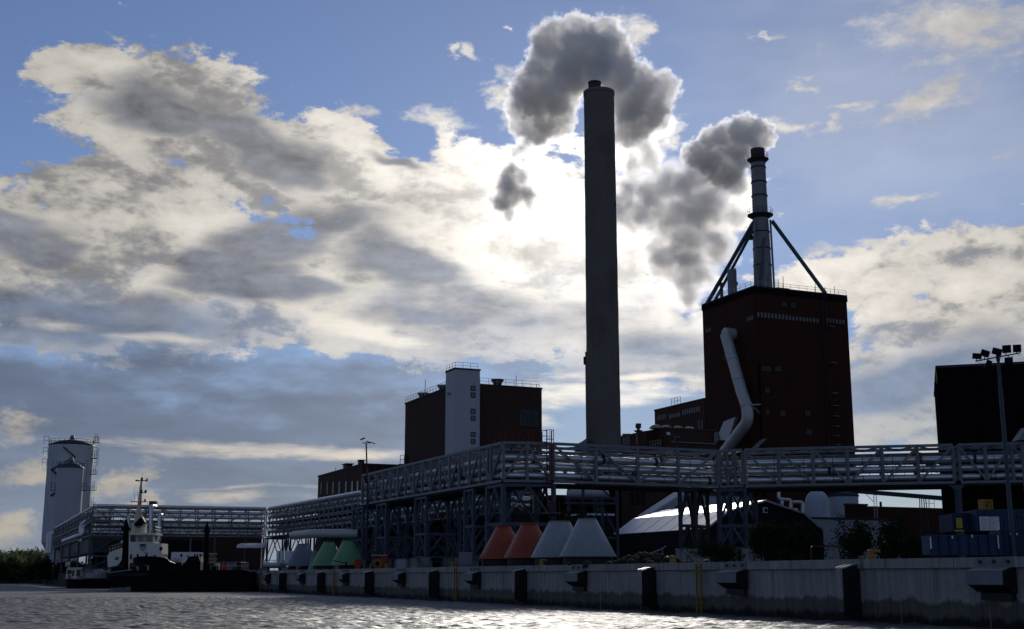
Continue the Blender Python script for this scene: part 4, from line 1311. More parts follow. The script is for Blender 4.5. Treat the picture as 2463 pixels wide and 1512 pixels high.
# red caged ladder and red walkway on the corner
t = thing('caged_ladder', 'dark red caged ladder on the pipe bridge corner above the red cones', 'ladder', (N0 - sN * .9).xy.to_3d())
q = Vector((N0.x, N0.y, 0)) - nN * .95 - sN * .4
for s in (0, .55):
    rod('rail', q + nN * s + Z * 9.0, q + nN * s + Z * 17.9, .05, M['rail_red'], t)
for k in range(26):
    rod('rung', q + Z * (9.2 + .32 * k), q + nN * .55 + Z * (9.2 + .32 * k), .025, M['rail_red'], t)
for k in range(5):
    z = 17.9 if k == 0 else 16.9 - (k - 1) * 1.5
    bb = MB(); pts = [q + nN * .275 + nN * (.45 * math.cos(a)) - sN * (.75 * math.sin(a)) + Z * z for a in [j * math.pi / 6 for j in range(7)]]
    bb.path(pts, .035, 5); bb.build('hoop', M['rail_red'], t)
for a in [j * math.pi / 6 for j in range(1, 6)]:
    o = q + nN * .275 + nN * (.45 * math.cos(a)) - sN * (.75 * math.sin(a)); rod('cage_bar', o + Z * 12.4, o + Z * 17.9, .02, M['rail_red'], t)
bb = MB(); bb.obox(q - sN * .9 - nN * .6 + Z * 8.9, nN * 1.8, sN * 1.4, Z * .15); bb.build('landing', M['steel_blue'], t)
for s in (0, .55):
    rod('rail', q + nN * (s + .9) + Z * 3.2, q + nN * (s + .9) + Z * 10.2, .05, M['rail_red'], t)
t = thing('roof_walkway', 'dark red railed walkway on top of the corner of the pipe bridge', 'walkway', (K0 + nN * 2).xy.to_3d())
a0, a1 = Vector((K0.x, K0.y, ZT + .2)) + sN * 1.0 + nN * .6, Vector((N0.x, N0.y, ZT + .2)) + sN * .6 - nN * .5
bb = MB(); bb.obox(a0, a1 - a0, sN * 1.2, Z * .08); bb.build('grating', M['rail_red'], t)
railing(t, [a0 + Z * .08, a1 + Z * .08], M['rail_red'], 1.2, 1.2, .04)
railing(t, [a0 + sN * 1.2 + Z * .08, a1 + sN * 1.2 + Z * .08], M['rail_red'], 1.2, 1.2, .04)
railing(t, [a0 + Z * .08 + sN * 3, a0 + sN * 3 + nN * 3.5 + Z * .08], M['rail_red'], 1.0, 1.0, .04)
t = thing('floodlight', 'small floodlight on top of the pipe bridge before the chimney', 'floodlight', P(1628, 1067, 143))
q = P(1623, 1061, 143) ; q = GZ(1623, 1061, ZT + .9)
bb = MB(); bb.obox(q, V * .75, U * .3 + Z * .2, Z * .5 - U * .15); bb.build('lamp_head', M['steel_dark'], t); rod('bracket', q + V * .3, Vector((q.x, q.y, ZT)) + V * .3, .05, M['steel_dark'], t)

# trestles under the bridges
def foot(p, du=0, dv=0): return Vector((p.x, p.y, 0)) + U * du + V * dv
k = K0
trestle('trestle', 'blue grey steel trestle under the bridge corner behind the red cones',
        [foot(k), foot(N0), foot(N0, 4.4), foot(k, 4.4)], ZB - .3, M['steel_blue'], .42, (8.0,))
wf = K0 + nW * 8.2
trestle('trestle', 'narrow dark trestle just left of the bridge corner', [foot(wf), foot(wf, 0, 4.4), foot(wf, 2.6, 4.4), foot(wf, 2.6)], ZB - .3, M['steel_blue'], .34, (8.0,))
for f, nm in ((.47, 'second dark trestle left of the bridge corner'), (.78, 'third dark trestle left of the bridge corner')):
    q = K0.lerp(W_end, f); trestle('trestle', 'blue grey ' + nm, [foot(q), foot(q, 0, 4.4), foot(q, 4, 4.4), foot(q, 4)], ZB - .3, M['steel_blue'], .36, (7.6,))
q = K0.lerp(W_end, .985)
trestle('trestle', 'blue grey trestle at the far end of the left pipe bridge, behind the lamp post', [foot(q), foot(q, 0, 5.4), foot(q, 5, 5.4), foot(q, 5)], ZB - .3, M['steel_blue'], .36, (7.6,))
la = GZ(1624, 1163, ZB)
h1, h2 = Vector((N_end.x, N_end.y, 0)), Vector((E0.x, E0.y, 0))
ax = (h2 - h1).normalized()
bx = Vector((-ax.y, ax.x, 0))
if bx.y < 0: bx = -bx
trestle('trestle', 'wide blue grey trestle with crossed braces in front of the white roof', [h1, h2 - ax * .2, h2 - ax * .2 + bx * 4.4, h1 + bx * 4.4], ZB - .3, M['steel_blue'], .40, (8.1,), peds=2.2)
l1 = along(h1 + Z * 10, -nN, 1631); l1.z = 0
trestle('trestle', 'black trestle frame left of the wide trestle before the white roof', [l1 + bx * .6, l1 + nN * 2.0 + bx * .6, l1 + nN * 2.0 + bx * 5, l1 + bx * 5], ZB - .3, M['steel_dark'], .36, (8.1,), peds=2.2)
q = Vector((E_end.x, E_end.y, 0)) + nF * .2
t = thing('bridge_column', 'single blue steel column under the bridge in front of the black shed', 'column', (q.x, q.y, GND))
member('shaft', Vector((q.x, q.y, GND)), Vector((q.x, q.y, ZB - .8)), .55, .55, M['steel_blue'], t)
bb = MB(); bb.prism([q + Z * (ZB - .8) - nF * .3, q + Z * (ZB - .8) + nF * .3, q + Z * (ZB - .25) + nF * .9, q + Z * (ZB - .25) - nF * .9], sE * .6); bb.build('capital', M['steel_blue'], t)

# two tier gallery further back, continuing under the left bridge
CT, CM, CBm = 15.8, 13.1, 10.3
c0, c1 = GZ(861, 1187, CT), GZ(641, 1225, CT)
dC = (c1 - c0); dC.z = 0; LC_ = dC.length; dC.normalize(); sC = Vector((dC.y, -dC.x, 0))
if sC.dot(V) < 0: sC = -sC
gal = thing('pipe_gallery', 'two tier grey pipe gallery receding left behind the green cones', 'pipe bridge', c0.xy.to_3d())
bridge_span(gal, c0, c1, sC, CT, CM + .15, 22, M['steel'], .20, 4.0, 'alt', (15.15, 14.3), pr=.32, hangers=False, topbrace=False, joints=False)
bridge_span(gal, c0, c1, sC, CM - .15, CBm, 22, M['steel'], .20, 4.0, 'alt', (12.2, 11.3), pr=.30, hangers=False, topbrace=False, joints=False)
pipe('top_pipe', Vector((c0.x, c0.y, CT + .35)) + sC * .5, Vector((c1.x, c1.y, CT + .35)) + sC * .5, .34, M['cladding'], gal)
low0 = along(Vector((c0.x, c0.y, CBm)), -dC, 1215)
gl = thing('pipe_gallery', 'lower grey pipe gallery passing in the shade under the left pipe bridge', 'pipe bridge', low0.xy.to_3d())
bridge_span(gl, Vector((low0.x, low0.y, 0)), Vector((c0.x, c0.y, 0)) - dC * .2, sC, CM - .15, CBm, 18, M['steel'], .22, 4.0, 'alt', (12.2, 11.3), pr=.34, hangers=False, topbrace=False, joints=False)
for f in (.06, .36, .68, .97):
    q = c0.lerp(c1, f); trestle('trestle', 'dark trestle under the far pipe gallery, ' + {.06: 'behind the lamp post', .36: 'behind the right hand green cone', .68: 'behind the blue grey cone', .97: 'beside the white canopies'}[f],
        [foot(q), foot(q) + sC * 4, foot(q) + sC * 4 + dC * 3, foot(q) + dC * 3], CBm - .2, M['steel_blue'], .30, peds=.8)
for f, nm in ((.2, 'right of the second green cone'), (.55, 'behind the yellow winch'), (.8, 'nearest the corner of the bridge')):
    q = low0.lerp(c0, 1 - f); trestle('trestle', 'dark trestle under the lower pipe gallery, ' + nm, [foot(q), foot(q) + sC * 4, foot(q) + sC * 4 + dC * 3, foot(q) + dC * 3], CBm - .2, M['steel_blue'], .30, (6.6,), peds=1.2)
d1 = GZ(224, 1217.5, CT); d0 = Vector((c1.x, c1.y, CT))
dD = (d1 - d0); dD.z = 0; dD.normalize(); sD = Vector((dD.y, -dD.x, 0))
if sD.y < 0: sD = -sD
far_g = thing('pipe_gallery', 'long two tier pipe gallery running across behind the tugboat', 'pipe bridge', d0.xy.to_3d())
bridge_span(far_g, d0 + dD * .3, d1, sD, CT, CM + .15, 10, M['steel'], .20, 4.0, 'in', (15.05, 14.15), pr=.34, hangers=False, topbrace=True, joints=False)
bridge_span(far_g, d0 + dD * .3, d1, sD, CM - .15, CBm, 20, M['steel'], .18, 4.0, 'alt', (12.4, 11.5, 10.9), pr=.28, hangers=False, topbrace=False, joints=False)
pipe('top_pipe', Vector((d0.x, d0.y, CT + .32)) + sD * .5, Vector((d1.x, d1.y, CT + .32)) + sD * .5, .32, M['cladding'], far_g)
for f in (.12, .30, .44, .62, .76):
    q = d0.lerp(d1, f); member('leg', foot(q) + Z * GND, foot(q) + Z * CBm, .32, .32, M['steel_blue'], far_g)
for x, y0, y1 in ((308, 1240, 1292), (338, 1238, 1290), (383, 1236, 1300), (363, 1215, 1280)):
    a, c = P(x, y0, 252), P(x, y1, 252)
    bb = MB(); bb.path([a + Vector((0, 3, 0)), a, c, c + Vector((-1.2, 0, -1.0))], .42, 12, .9); bb.build('drop_pipe', M['cladding'], far_g)
q = P(366, 1217, 256); bb = MB(); bb.obox(q, (3.2, 0, 0), (0, 3, 0), (0, 0, .12)); bb.build('roof_platform', M['steel_dark'], far_g)
bb = MB(); bb.obox(q + Vector((-1, 1, -.2)), (1.4, 0, 0), (0, 1.4, 0), (0, 0, 1.4)); bb.build('roof_box', M['steel_dark'], far_g)
e1 = GZ(126, 1273, CT); e0 = Vector((d1.x, d1.y, CT))
dE = (e1 - e0); dE.z = 0; dE.normalize(); sE2 = Vector((dE.y, -dE.x, 0))
if sE2.x < 0: sE2 = -sE2
eg = thing('pipe_gallery', 'two tier pipe gallery running back to the foot of the silos', 'pipe bridge', e0.xy.to_3d())
bridge_span(eg, e0 + dE * .3, e1, sE2, CT, CM + .15, 26, M['steel'], .20, 4.0, 'alt', (15.05, 14.15), pr=.34, hangers=False, topbrace=False, joints=False)
bridge_span(eg, e0 + dE * .3, e1, sE2, CM - .15, CBm, 26, M['steel'], .18, 4.0, 'alt', (12.4, 11.5), pr=.28, hangers=False, topbrace=False, joints=False)
pipe('top_pipe', Vector((e0.x, e0.y, CT + .32)) + sE2 * .5, Vector((e1.x, e1.y, CT + .32)) + sE2 * .5, .32, M['cladding'], eg)
bb = MB(); a = Vector((e0.x, e0.y, CBm - .1)); bb.obox(a + sE2 * .4, dE * 100, Z * -3.2, sE2 * 3); bb.build('side_sheeting', M['steel_dark'], eg)
q = e0
trestle('trestle', 'tall blue grey trestle under the gallery corner left of the tugboat', [foot(q), foot(q) - dD * 9.5, foot(q) - dD * 9.5 + sD * 5, foot(q) + sD * 5], CBm - .2, M['steel_blue'], .36, (6.4,), peds=.6)
for f in (.22, .42, .62, .84):
    q = e0.lerp(e1, f)
    for o in (0, 3.9): member('leg', foot(q) + sE2 * o + Z * GND, foot(q) + sE2 * o + Z * (CBm - .2), .4, .4, M['steel_blue'], eg)
for k, (xa, ya, xb, yb) in enumerate(((153, 1300, 188, 1287),)):
    bb = MB(); bb.path([P(xa, ya, 262), P(xb, yb, 254), P(200, 1283, 254), P(200, 1268, 254), P(212, 1262, 258)], .48, 12, .8); bb.build('branch_pipe', M['cladding'], eg)
bb = MB(); bb.path([P(195, 1300, 256), P(195, 1262, 256), P(206, 1254, 258)], .5, 12, .8); bb.build('branch_pipe', M['cladding'], eg)
for x in (118, 124):
    bb = MB(); bb.path([P(x + 12, 1280, 370), P(x, 1282, 370), P(x - 3, 1328, 370)], .7, 12, 1.2); bb.build('drop_pipe', M['cladding'], eg)

# fat horizontal vessels
t = thing('pipe_duct', 'fat rounded pale pipe emerging over the blue grey cone', 'pipe', P(740, 1284, 186))
bb = MB(); bb.path([P(706, 1286, 190), P(760, 1281, 184), P(860, 1282, 184)], .62, 18, 2); bb.build('pipe_body', M['duct'], t)
a = P(706, 1286, 190); bb = MB(); bb.ico(a, .62, 3); bb.build('end_cap', M['duct'], t)
t = thing('pressure_vessel', 'long pale horizontal tank under the pipe bridge before the chimney foot', 'tank', P(1415, 1185, 158))
a, c = P(1366, 1186, 160), P(1458, 1187, 158)
bb = MB(); bb.tube(a, c, .62, n=20); bb.build('shell', M['duct'], t)
bb = MB(); bb.ico(c, .618, 3, (.55, 1, 1)); bb.build('end_cap', M['duct'], t)
pf = [P(1402, 1209, 156), P(1484, 1209, 156)]
fr = thing('vessel_frame', 'blue grey steel frame carrying the pale horizontal tank behind the grey cones', 'steel frame', (pf[0].x, pf[0].y, GND))
zz = P(1440, 1209, 156).z
for p in pf:
    for o in (0, 4):
        member('leg', foot(p, o) + Z * GND, foot(p, o) + Z * (zz + 2.6), .3, .3, M['steel_blue'], fr)
for z in (zz, zz + .6, zz - 4.2):
    member('rail', foot(pf[0]) + Z * z - V * 2.5, foot(pf[1]) + Z * z, .3, .3, M['steel_blue'], fr)
member('brace', foot(pf[1]) + Z * zz, foot(pf[1]) + Z * (zz + 2.6) - V * 3.2, .16, .16, M['steel_blue'], fr)
m_ = foot(pf[0]).lerp(foot(pf[1]), .55)
for z0, z1 in ((zz - .2, zz - 4), (zz - 4.3, zz - 8)):
    member('brace', m_ + Z * z0, foot(pf[1]) + Z * z1, .18, .18, M['steel_blue'], fr); member('brace', m_ + Z * z0, foot(pf[0]) + Z * z1, .18, .18, M['steel_blue'], fr)

# valves, junction boxes and hung cables that break up the long pipe runs
def clutter(t, a, c, side, zs, n, seed):
    rr = random.Random(seed)
    A, B_ = Vector((a.x, a.y, 0)), Vector((c.x, c.y, 0))
    d = (B_ - A).normalized()
    for i in range(n):
        q = A.lerp(B_, rr.uniform(.04, .96))
        k = rr.random()
        z = rr.choice(zs)
        if k < .35:
            bb = MB(); bb.obox(q + side * .08 + Z * (z + .34), d * rr.uniform(.25, .6), side * .3, Z * rr.uniform(.2, .45)); bb.build('junction_box', rr.choice((M['steel_dark'], M['steel'], M['rust_brown'])), t)
        elif k < .65:
            bb = MB(); p = q + side * .62 + Z * z; bb.tube(p - d * .16, p + d * .16, .44, n=14); bb.build('pipe_flange', M['steel_dark'], t)
            bb = MB(); bb.tube(p + Z * .4, p + Z * .75, .05, n=6); bb.tube(p + Z * .75, p + Z * .80, .2, n=10); bb.build('valve_wheel', M['rail_red'], t)
        else:
            p0, p1 = q + side * .1 + Z * (z - .45), q + d * rr.uniform(2, 4) + side * .1 + Z * (z - .45)
            m_ = p0.lerp(p1, .5) - Z * rr.uniform(.12, .3)
            bb = MB(); bb.path([p0, p0.lerp(m_, .5) - Z * .06, m_, m_.lerp(p1, .5) - Z * .06, p1], .03, 5); bb.build('hung_cable', M['black'], t)
M['rust_brown'] = mat('rust_brown', (0.07, 0.035, 0.02), .9)
clutter(west, K0, W_end, sW, (15.0, 14.02, 13.05), 22, 3)
clutter(north, N0, N_end, sN, (15.0, 14.02, 13.05), 14, 4)
clutter(east, E0, E_end, sE, (15.0, 14.02, 13.05), 14, 5)
clutter(last, E_end + nF, F_end, sE, (15.0, 14.02, 13.05), 6, 6)
for t_, a_, c_, s_ in ((west, K0, W_end, sW), (north, N0, N_end, sN), (east, E0, E_end, sE)):
    for o, z, r in ((.9, 11.94, .10), (2.1, 11.93, .12), (3.4, 11.95, .08)):
        pipe('under_pipe', Vector((a_.x, a_.y, z)) + s_ * o, Vector((c_.x, c_.y, z)) + s_ * o, r, M['steel_dark'], t_)
# ------------------------------------------------------------------ buoy cones on the quay
CONES = [(1211, 1264, 1343, 17, 60, 'cone_red', 'leftmost red buoy cone standing on the quay below the bridge corner'),
         (1273, 1259, 1341, 19, 62, 'cone_red', 'right hand red buoy cone touching the grey cones'),
         (1346, 1253, 1339.5, 25, 70, 'cone_grey', 'left hand pale grey buoy cone next to the red cones'),
         (1413, 1246.6, 1337.5, 21.5, 69, 'cone_grey', 'large pale grey buoy cone at the right end of the row'),
         (727, 1307, 1360, 14, 39, 'cone_blue', 'blue grey buoy cone left of the two green cones'),
         (789, 1302, 1359, 12.5, 41, 'cone_green', 'left hand green buoy cone next to the blue grey cone'),
         (836, 1299, 1357.5, 13, 41, 'cone_green', 'right hand green buoy cone beside the lamp post')]
for x, yt, yb, rt_, rb_, mm, lab in CONES:
    q = Q(x) ; q = along(q + U * 0 + V * 4.5, U, x)
    Y = q.y
    c = P(x, yb, Y); top = P(x, yt, Y)
    r0, r1 = rb_ / FS * Y * .985, rt_ / FS * Y
    t = thing('buoy_cone', lab, 'buoy cone', (c.x, c.y, GND), 'steel buoy cones set out on the quay')
    bb = MB(); bb.lathe(c, [(r0, 0), (r0, .05), (r1, top.z - c.z), (r1 - .03, top.z - c.z)], 48, caps=True); bb.build('cone', M[mm], t)
    bb = MB(); bb.lathe(c, [(r1 - .05, top.z - c.z), (r1 + .02, top.z - c.z), (r1 + .02, top.z - c.z + .05), (r1 - .05, top.z - c.z + .05)], 32); bb.build('rim', M[mm], t)
    bb = MB(); bb.lathe((c.x, c.y, GND), [(r0 * .86, 0), (r0 * .86, c.z - GND - .02)], 32); bb.build('plinth', M['rubber'], t)
q = P(757, 1340, 186)
t = thing('green_buoy', 'small green buoy top with red tip peeping between the cones', 'buoy', (q.x, q.y, GND))
bb = MB(); bb.lathe((q.x, q.y, GND), [(1.0, 0), (.9, .3), (.35, 2.9)], 20); bb.build('body', M['cone_green'], t)
bb = MB(); bb.lathe((q.x, q.y, GND), [(.30, 2.92), (.28, 3.3)], 12); bb.build('tip', M['red_paint'], t)

# ------------------------------------------------------------------ lamp posts
def lamp_post():
    q = along(Q(880) + V * 4.0, U, 880)
    top = P(880.5, 1064, q.y)
    t = thing('lamp_post', 'thin dark lamp post with drooping floodlights by the green cones', 'lamp post', (q.x, q.y, GND))
    bb = MB(); bb.tube((q.x, q.y, GND), (q.x, q.y, GND + 9), .17, n=10); bb.tube((q.x, q.y, GND + 9), top, .12, .09, n=10); bb.build('post', M['steel_dark'], t)
    member('crossbar', top + Vector((-.5, 0, .02)), top + Vector((.5, 0, .02)), .1, .1, M['steel_dark'], t)
    for dx, dz, an in ((-.75, .35, .5), (.0, .15, -.3), (.55, .05, -.4)):
        c = top + Vector((dx, -.1, dz))
        bb = MB(); bb.obox(c, (.62, 0, an * .5), (0, .5, .05), (-.04, .0, .16)); bb.build('floodlight', M['steel_dark'], t)
lamp_post()
MY = 66
a = P(2428.6, 1220, MY); top = P(2396, 857, MY)
mast = thing('floodlight_mast', 'tall grey mast with seven floodlights on a tilted crossbar at the right', 'lamp post', (a.x, a.y, GND))
ms = (Vector((a.x, a.y, GND)))
bb = MB(); bb.tube(ms, ms + Z * 9, .125, .11, n=12); bb.tube(ms + Z * 9, Vector((a.x, a.y, top.z)), .09, .075, n=12); bb.build('post', M['steel_blue'], mast)
c0_, c1_ = P(2342, 858.5, MY + .3), P(2449, 838.5, MY - .3)
top = Vector((a.x, a.y, top.z))
off = top - c0_.lerp(c1_, .51); c0_ += off; c1_ += off
member('crossbar', c0_, c1_, .06, .06, M['steel_dark'], mast)
bb = MB(); bb.tube(top - Z * .22, top + Z * .12, .10, n=10); bb.build('collar', M['steel_dark'], mast)
LS = [(2345, 846, 38, 19, 4), (2364.5, 839.5, 36, 22, 18), (2393, 835, 40, 22, 14), (2416, 829, 36, 26, -4), (2441, 827.5, 34, 25, -3), (2372, 865.5, 22, 28, 25), (2421, 858, 34, 25, -3)]
for i, (x, y, w, h, an) in enumerate(LS):
    Y = MY - .15
    c = P(x, y, Y) + off; s = Y / FS
    W, Hh = w * s * .56, h * s * .74
    ra = R(-an)
    ux = Vector((math.cos(ra), 0, math.sin(ra))); uz = Vector((-math.sin(ra), -.25, math.cos(ra))).normalized(); uy = ux.cross(uz) * -1
    if uy.y < 0: uy = -uy
    o0 = c - ux * W / 2 - uz * Hh / 2 - uy * .12
    bb = MB(); bb.prism([o0, o0 + ux * W, o0 + ux * W + uz * Hh, o0 + uz * Hh], uy * .10)
    vs = bb.v; bb.prism([o0 + ux * W * .2 + uy * .1 + uz * Hh * .2, o0 + ux * W * .8 + uy * .1 + uz * Hh * .2, o0 + ux * W * .8 + uy * .1 + uz * Hh * .8, o0 + ux * W * .2 + uy * .1 + uz * Hh * .8], uy * .12)
    f = bb.build('floodlight', M['black'], mast)
    bb = MB(); bb.obox(o0 + ux * W * .08 + uz * Hh * .08 - uy * .012, ux * W * .84, uz * Hh * .84, uy * .01); bb.build('lens', M['glass'], f)
    tgt = c0_.lerp(c1_, min(1, max(0, ((x - 2342) / 107))))
    rod('bracket', c + uy * .02, tgt, .025, M['steel_dark'], f)
    if i in (0, 2, 4, 6):
        bb = MB(); bb.path([tgt, tgt + Vector((.12, 0, -.12)), tgt + Vector((.26, 0, -.05)), c + Vector((.1, .1, -.02))], .012, 5); bb.build('cable', M['black'], f)

# ------------------------------------------------------------------ containers at the right
def container(name, label, cat, xl, xr, yt, yb, Y, depth, m, ribs=14, group=None, end=None):
    p = P(xl, yt, Y); q = P(xr, yt, Y); zb = P((xl + xr) / 2, yb, Y).z
    t = thing(name, label, cat, (p.x, p.y, zb), group)
    w = q.x - p.x; h = p.z - zb
    bb = MB(); bb.box((p.x + .04, Y + .05, zb + .04), (q.x - .04, Y + depth, p.z - .03)); bb.build('body', m, t)
    fr = .10
    for lo, hi in (((p.x, Y, zb), (q.x, Y + .12, zb + fr)), ((p.x, Y, p.z - fr), (q.x, Y + .12, p.z)), ((p.x, Y - .003, zb + fr), (p.x + fr, Y + .12, p.z - fr)), ((q.x - fr, Y - .003, zb + fr), (q.x, Y + .12, p.z - fr))):
        bb = MB(); bb.box(lo, hi); bb.build('frame_bar', m, t)
    for i in range(ribs):
        x = p.x + fr + (w - 2 * fr) * (i + .15) / ribs
        bb = MB(); bb.prism([(x, Y + .05, zb + fr), (x + (w - 2 * fr) / ribs * .6, Y + .05, zb + fr), (x + (w - 2 * fr) / ribs * .5, Y + .012, zb + fr), (x + (w - 2 * fr) / ribs * .1, Y + .012, zb + fr)], (0, 0, h - 2 * fr)); bb.build('rib', m, t)
    return t, p.x, q.x, zb, p.z
cb, cx0, cx1, cz0, cz1 = container('shipping_container', 'long mid blue ribbed container with a white notice, at the right edge', 'container', 2345, 2545, 1223, 1275, 75, 2.6, M['blue_paint'], 22)
s = 75 / FS
a = P(2354, 1240, 74.94); bb = MB(); bb.box((a.x, 74.93, a.z - 33 * s), (a.x + 47 * s, 74.955, a.z)); nt = bb.build('notice', M['sign_white'], cb)
for j in range(3):
    for i in range(2):
        x0, z0 = a.x + (2 + 22.5 * i) * s, a.z - (10 + 11 * j) * s
        for k in range(3):
            bb = MB(); bb.box((x0 + 2 * s, 74.918, z0 + (1.5 + 2.2 * k) * s), (x0 + (18 - 4 * ((i + j + k) % 3)) * s, 74.928, z0 + (2.1 + 2.2 * k) * s)); bb.build('text_line', M['steel'], nt)
    bb = MB(); bb.box((a.x, 74.915, a.z - (11 * j + .5) * s), (a.x + 47 * s, 74.928, a.z - 11 * j * s)); bb.build('rule', M['steel_dark'], nt)
bb = MB(); bb.box((a.x + 23 * s, 74.916, a.z - 33 * s), (a.x + 23.7 * s, 74.927, a.z)); bb.build('rule', M['steel_dark'], nt)
rust = mat('rust', (0.05, 0.022, 0.012), .9)
for x, y, r in ((2416, 1257, 3), (2433, 1254, 4), (2447, 1242, 4), (2455, 1243, 3.5), (2428, 1256, 2.5), (2412, 1271, 2), (2443, 1261, 2), (2440, 1241, 1.6)):
    c = P(x, y, 74.985); bb = MB(); pts = []
    for k in range(9):
        an = 2 * math.pi * k / 9; rr = r * s * random.uniform(.55, 1.1); pts.append((c.x + rr * math.cos(an), 75.01, c.z + rr * 1.3 * math.sin(an)))
    bb.prism(pts, (0, -.004, 0)); bb.build('rust_patch', rust, cb)
ce, ex0, ex1, ez0, ez1 = container('shipping_container', 'dark navy container end with a yellow sign, left of the mid blue container', 'container', 2288, 2342, 1232, 1277, 76, 2.5, M['navy_paint'], 6)
a = P(2298.5, 1244, 75.95); bb = MB(); bb.box((a.x, 75.94, a.z - 24 * s), (a.x + 14 * s, 75.965, a.z)); sg_ = bb.build('yellow_sign', M['sign_yellow'], ce)
for k in range(5):
    bb = MB(); bb.box((a.x + 1.5 * s, 75.93, a.z - (4 + 4.2 * k) * s), (a.x + (11.5 - 2 * (k % 2)) * s, 75.938, a.z - (3 + 4.2 * k) * s)); bb.build('text_line', M['black'], sg_)
a = P(2295, 1273, 75.95); bb = MB(); bb.box((a.x, 75.945, a.z - 3 * s), (a.x + 23 * s, 75.965, a.z)); bb.build('yellow_stripe', M['sign_yellow'], ce)
# skip in front
sk, kx0, kx1, kz0, kz1 = container('skip', 'open dark blue waste skip with seven ribbed bays in front of the containers', 'skip', 2234, 2400, 1284, 1334, 64, 1.4, M['blue_paint'], 1)
s6 = 64 / FS
for i in range(8):
    x = kx0 + (kx1 - kx0) * i / 7
    bb = MB(); bb.box((x - .04, 63.93, kz0), (x + .04, 63.995, kz1 - .04)); bb.build('upright', M['navy_paint'], sk)
for x, y, w, h in ((2234.5, 1289, 3.5, 28), (2397, 1286, 3, 30), (2287, 1287, 4, 6), (2335, 1284.5, 4, 6)):
    a = P(x, y, 63.94); bb = MB(); bb.box((a.x, 63.91, a.z - h * s6), (a.x + w * s6, 63.925, a.z)); bb.build('white_mark', M['sign_white'], sk)
sk2, _, _, _, _ = container('skip', 'navy waste skip standing half outside the right edge below the container', 'skip', 2403, 2560, 1272, 1334, 66, 1.6, M['navy_paint'], 6)
for x in (2428, 2443):
    a = P(x, 1280, 65.95); bb = MB(); bb.box((a.x, 65.94, a.z - 5 * s6), (a.x + 4 * s6, 65.97, a.z)); bb.build('white_mark', M['sign_white'], sk2)
# orange box with 9
bx9, ox0, ox1, oz0, oz1 = 0, 0, 0, 0, 0
p = P(2362, 1199, 76.2); q = P(2389, 1226, 76.2)
t = thing('orange_box', 'orange box marked 9 standing on the blue container', 'box', (p.x, 76.2, cz1))
bb = MB(); bb.box((p.x, 76.2, cz1), (q.x, 77.0, p.z)); bb.build('body', M['orange'], t, bevel=.015)
cu = bpy.data.curves.new('numeral', 'FONT'); cu.body = '9'; cu.size = .36; cu.extrude = .004; cu.align_x = 'CENTER'
tmp = bpy.data.objects.new('numeral', cu); link(tmp)
bpy.context.view_layer.update()
me = bpy.data.meshes.new_from_object(tmp.evaluated_get(bpy.context.evaluated_depsgraph_get()))
bpy.data.objects.remove(tmp)
me.materials.clear(); me.materials.append(M['black'])
def glyph(parent, x, y, z, sc):
    o = bpy.data.objects.new('numeral', me); link(o, parent)
    o.matrix_basis = wmat(parent).inverted() @ Matrix.Translation((x, y, z)) @ Matrix.Rotation(math.pi / 2, 4, 'X') @ Matrix.Scale(sc, 4)
glyph(t, (p.x + q.x) / 2 - .08, 76.19, cz1 + .12, 1.0)
for k in range(2):
    bb = MB(); bb.box((p.x + .2, 76.19, p.z - .17 - .06 * k), (p.x + .42, 76.197, p.z - .13 - .06 * k)); bb.build('text_line', M['rail_red'], t)
member('strap', Vector((q.x - .13, 76.185, cz1)), Vector((q.x - .13, 76.185, p.z)), .02, .01, M['rail_red'], t)

# ------------------------------------------------------------------ things lying about the yard
def boxy(name, label, cat, x0, x1, yt, yb, Y, d, m, parts=None):
    a = P(x0, yt, Y); c = P(x1, yt, Y); zb = max(GND, P(x0, yb, Y).z)
    t = thing(name, label, cat, (a.x, Y, zb))
    bb = MB(); bb.box((a.x, Y, zb), (c.x, Y + d, a.z)); bb.build('body', m, t, bevel=.03)
    return t, a.x, c.x, zb, a.z
t, x0, x1, z0, z1 = boxy('switch_cabinet', 'pale grey switch cabinet left of the red cones', 'cabinet', 1103, 1136, 1326, 1357, 122, .8, M['steel'])
bb = MB(); bb.box((x0 + .05, 121.96, z0 + .1), ((x0 + x1) / 2 - .02, 121.99, z1 - .08)); bb.build('door', M['steel'], t)
bb = MB(); bb.box(((x0 + x1) / 2 + .02, 121.96, z0 + .1), (x1 - .05, 121.99, z1 - .08)); bb.build('door', M['steel'], t)
t, x0, x1, z0, z1 = boxy('white_cabinet', 'white cabinet with a dark gap left of the blue grey cone', 'cabinet', 684, 702, 1323, 1354, 196, 1.5, M['sign_white'])
bb = MB(); bb.box((x1 - .7, 195.95, z0 + .2), (x1 - .1, 195.99, z1 - .2)); bb.build('door', M['sign_white'], t)
t, x0, x1, z0, z1 = boxy('narrow_cabinet', 'narrow white locker left of the white cabinet', 'cabinet', 665, 680, 1323, 1353, 198, 1.2, M['sign_white'])
bb = MB(); bb.box((x0 + .42, 197.94, z0), (x0 + .5, 197.99, z1)); bb.build('door_gap', M['black'], t)
c = P(682, 1357, 199)
t = thing('gas_cylinder', 'grey horizontal tank lying on the quay beside the blue grey cone', 'tank', (c.x, c.y, GND))
a, b2_ = P(637, 1357, 203), P(682, 1357, 199)
bb = MB(); bb.tube(a, b2_, .42, n=18); bb.build('shell', M['duct'], t)
bb = MB(); bb.ico(b2_, .418, 3, (.4, 1, 1)); bb.build('end_cap', M['duct'], t)
for f in (.2, .8):
    q = a.lerp(b2_, f); bb = MB(); bb.box((q.x - .15, q.y - .35, GND), (q.x + .15, q.y + .35, q.z - .3)); bb.build('saddle', M['steel_dark'], t)
q = P(640, 1350, 205)
t = thing('guard_rail', 'low pale guard rail at the far end of the quay', 'railing', (q.x, q.y, GND))
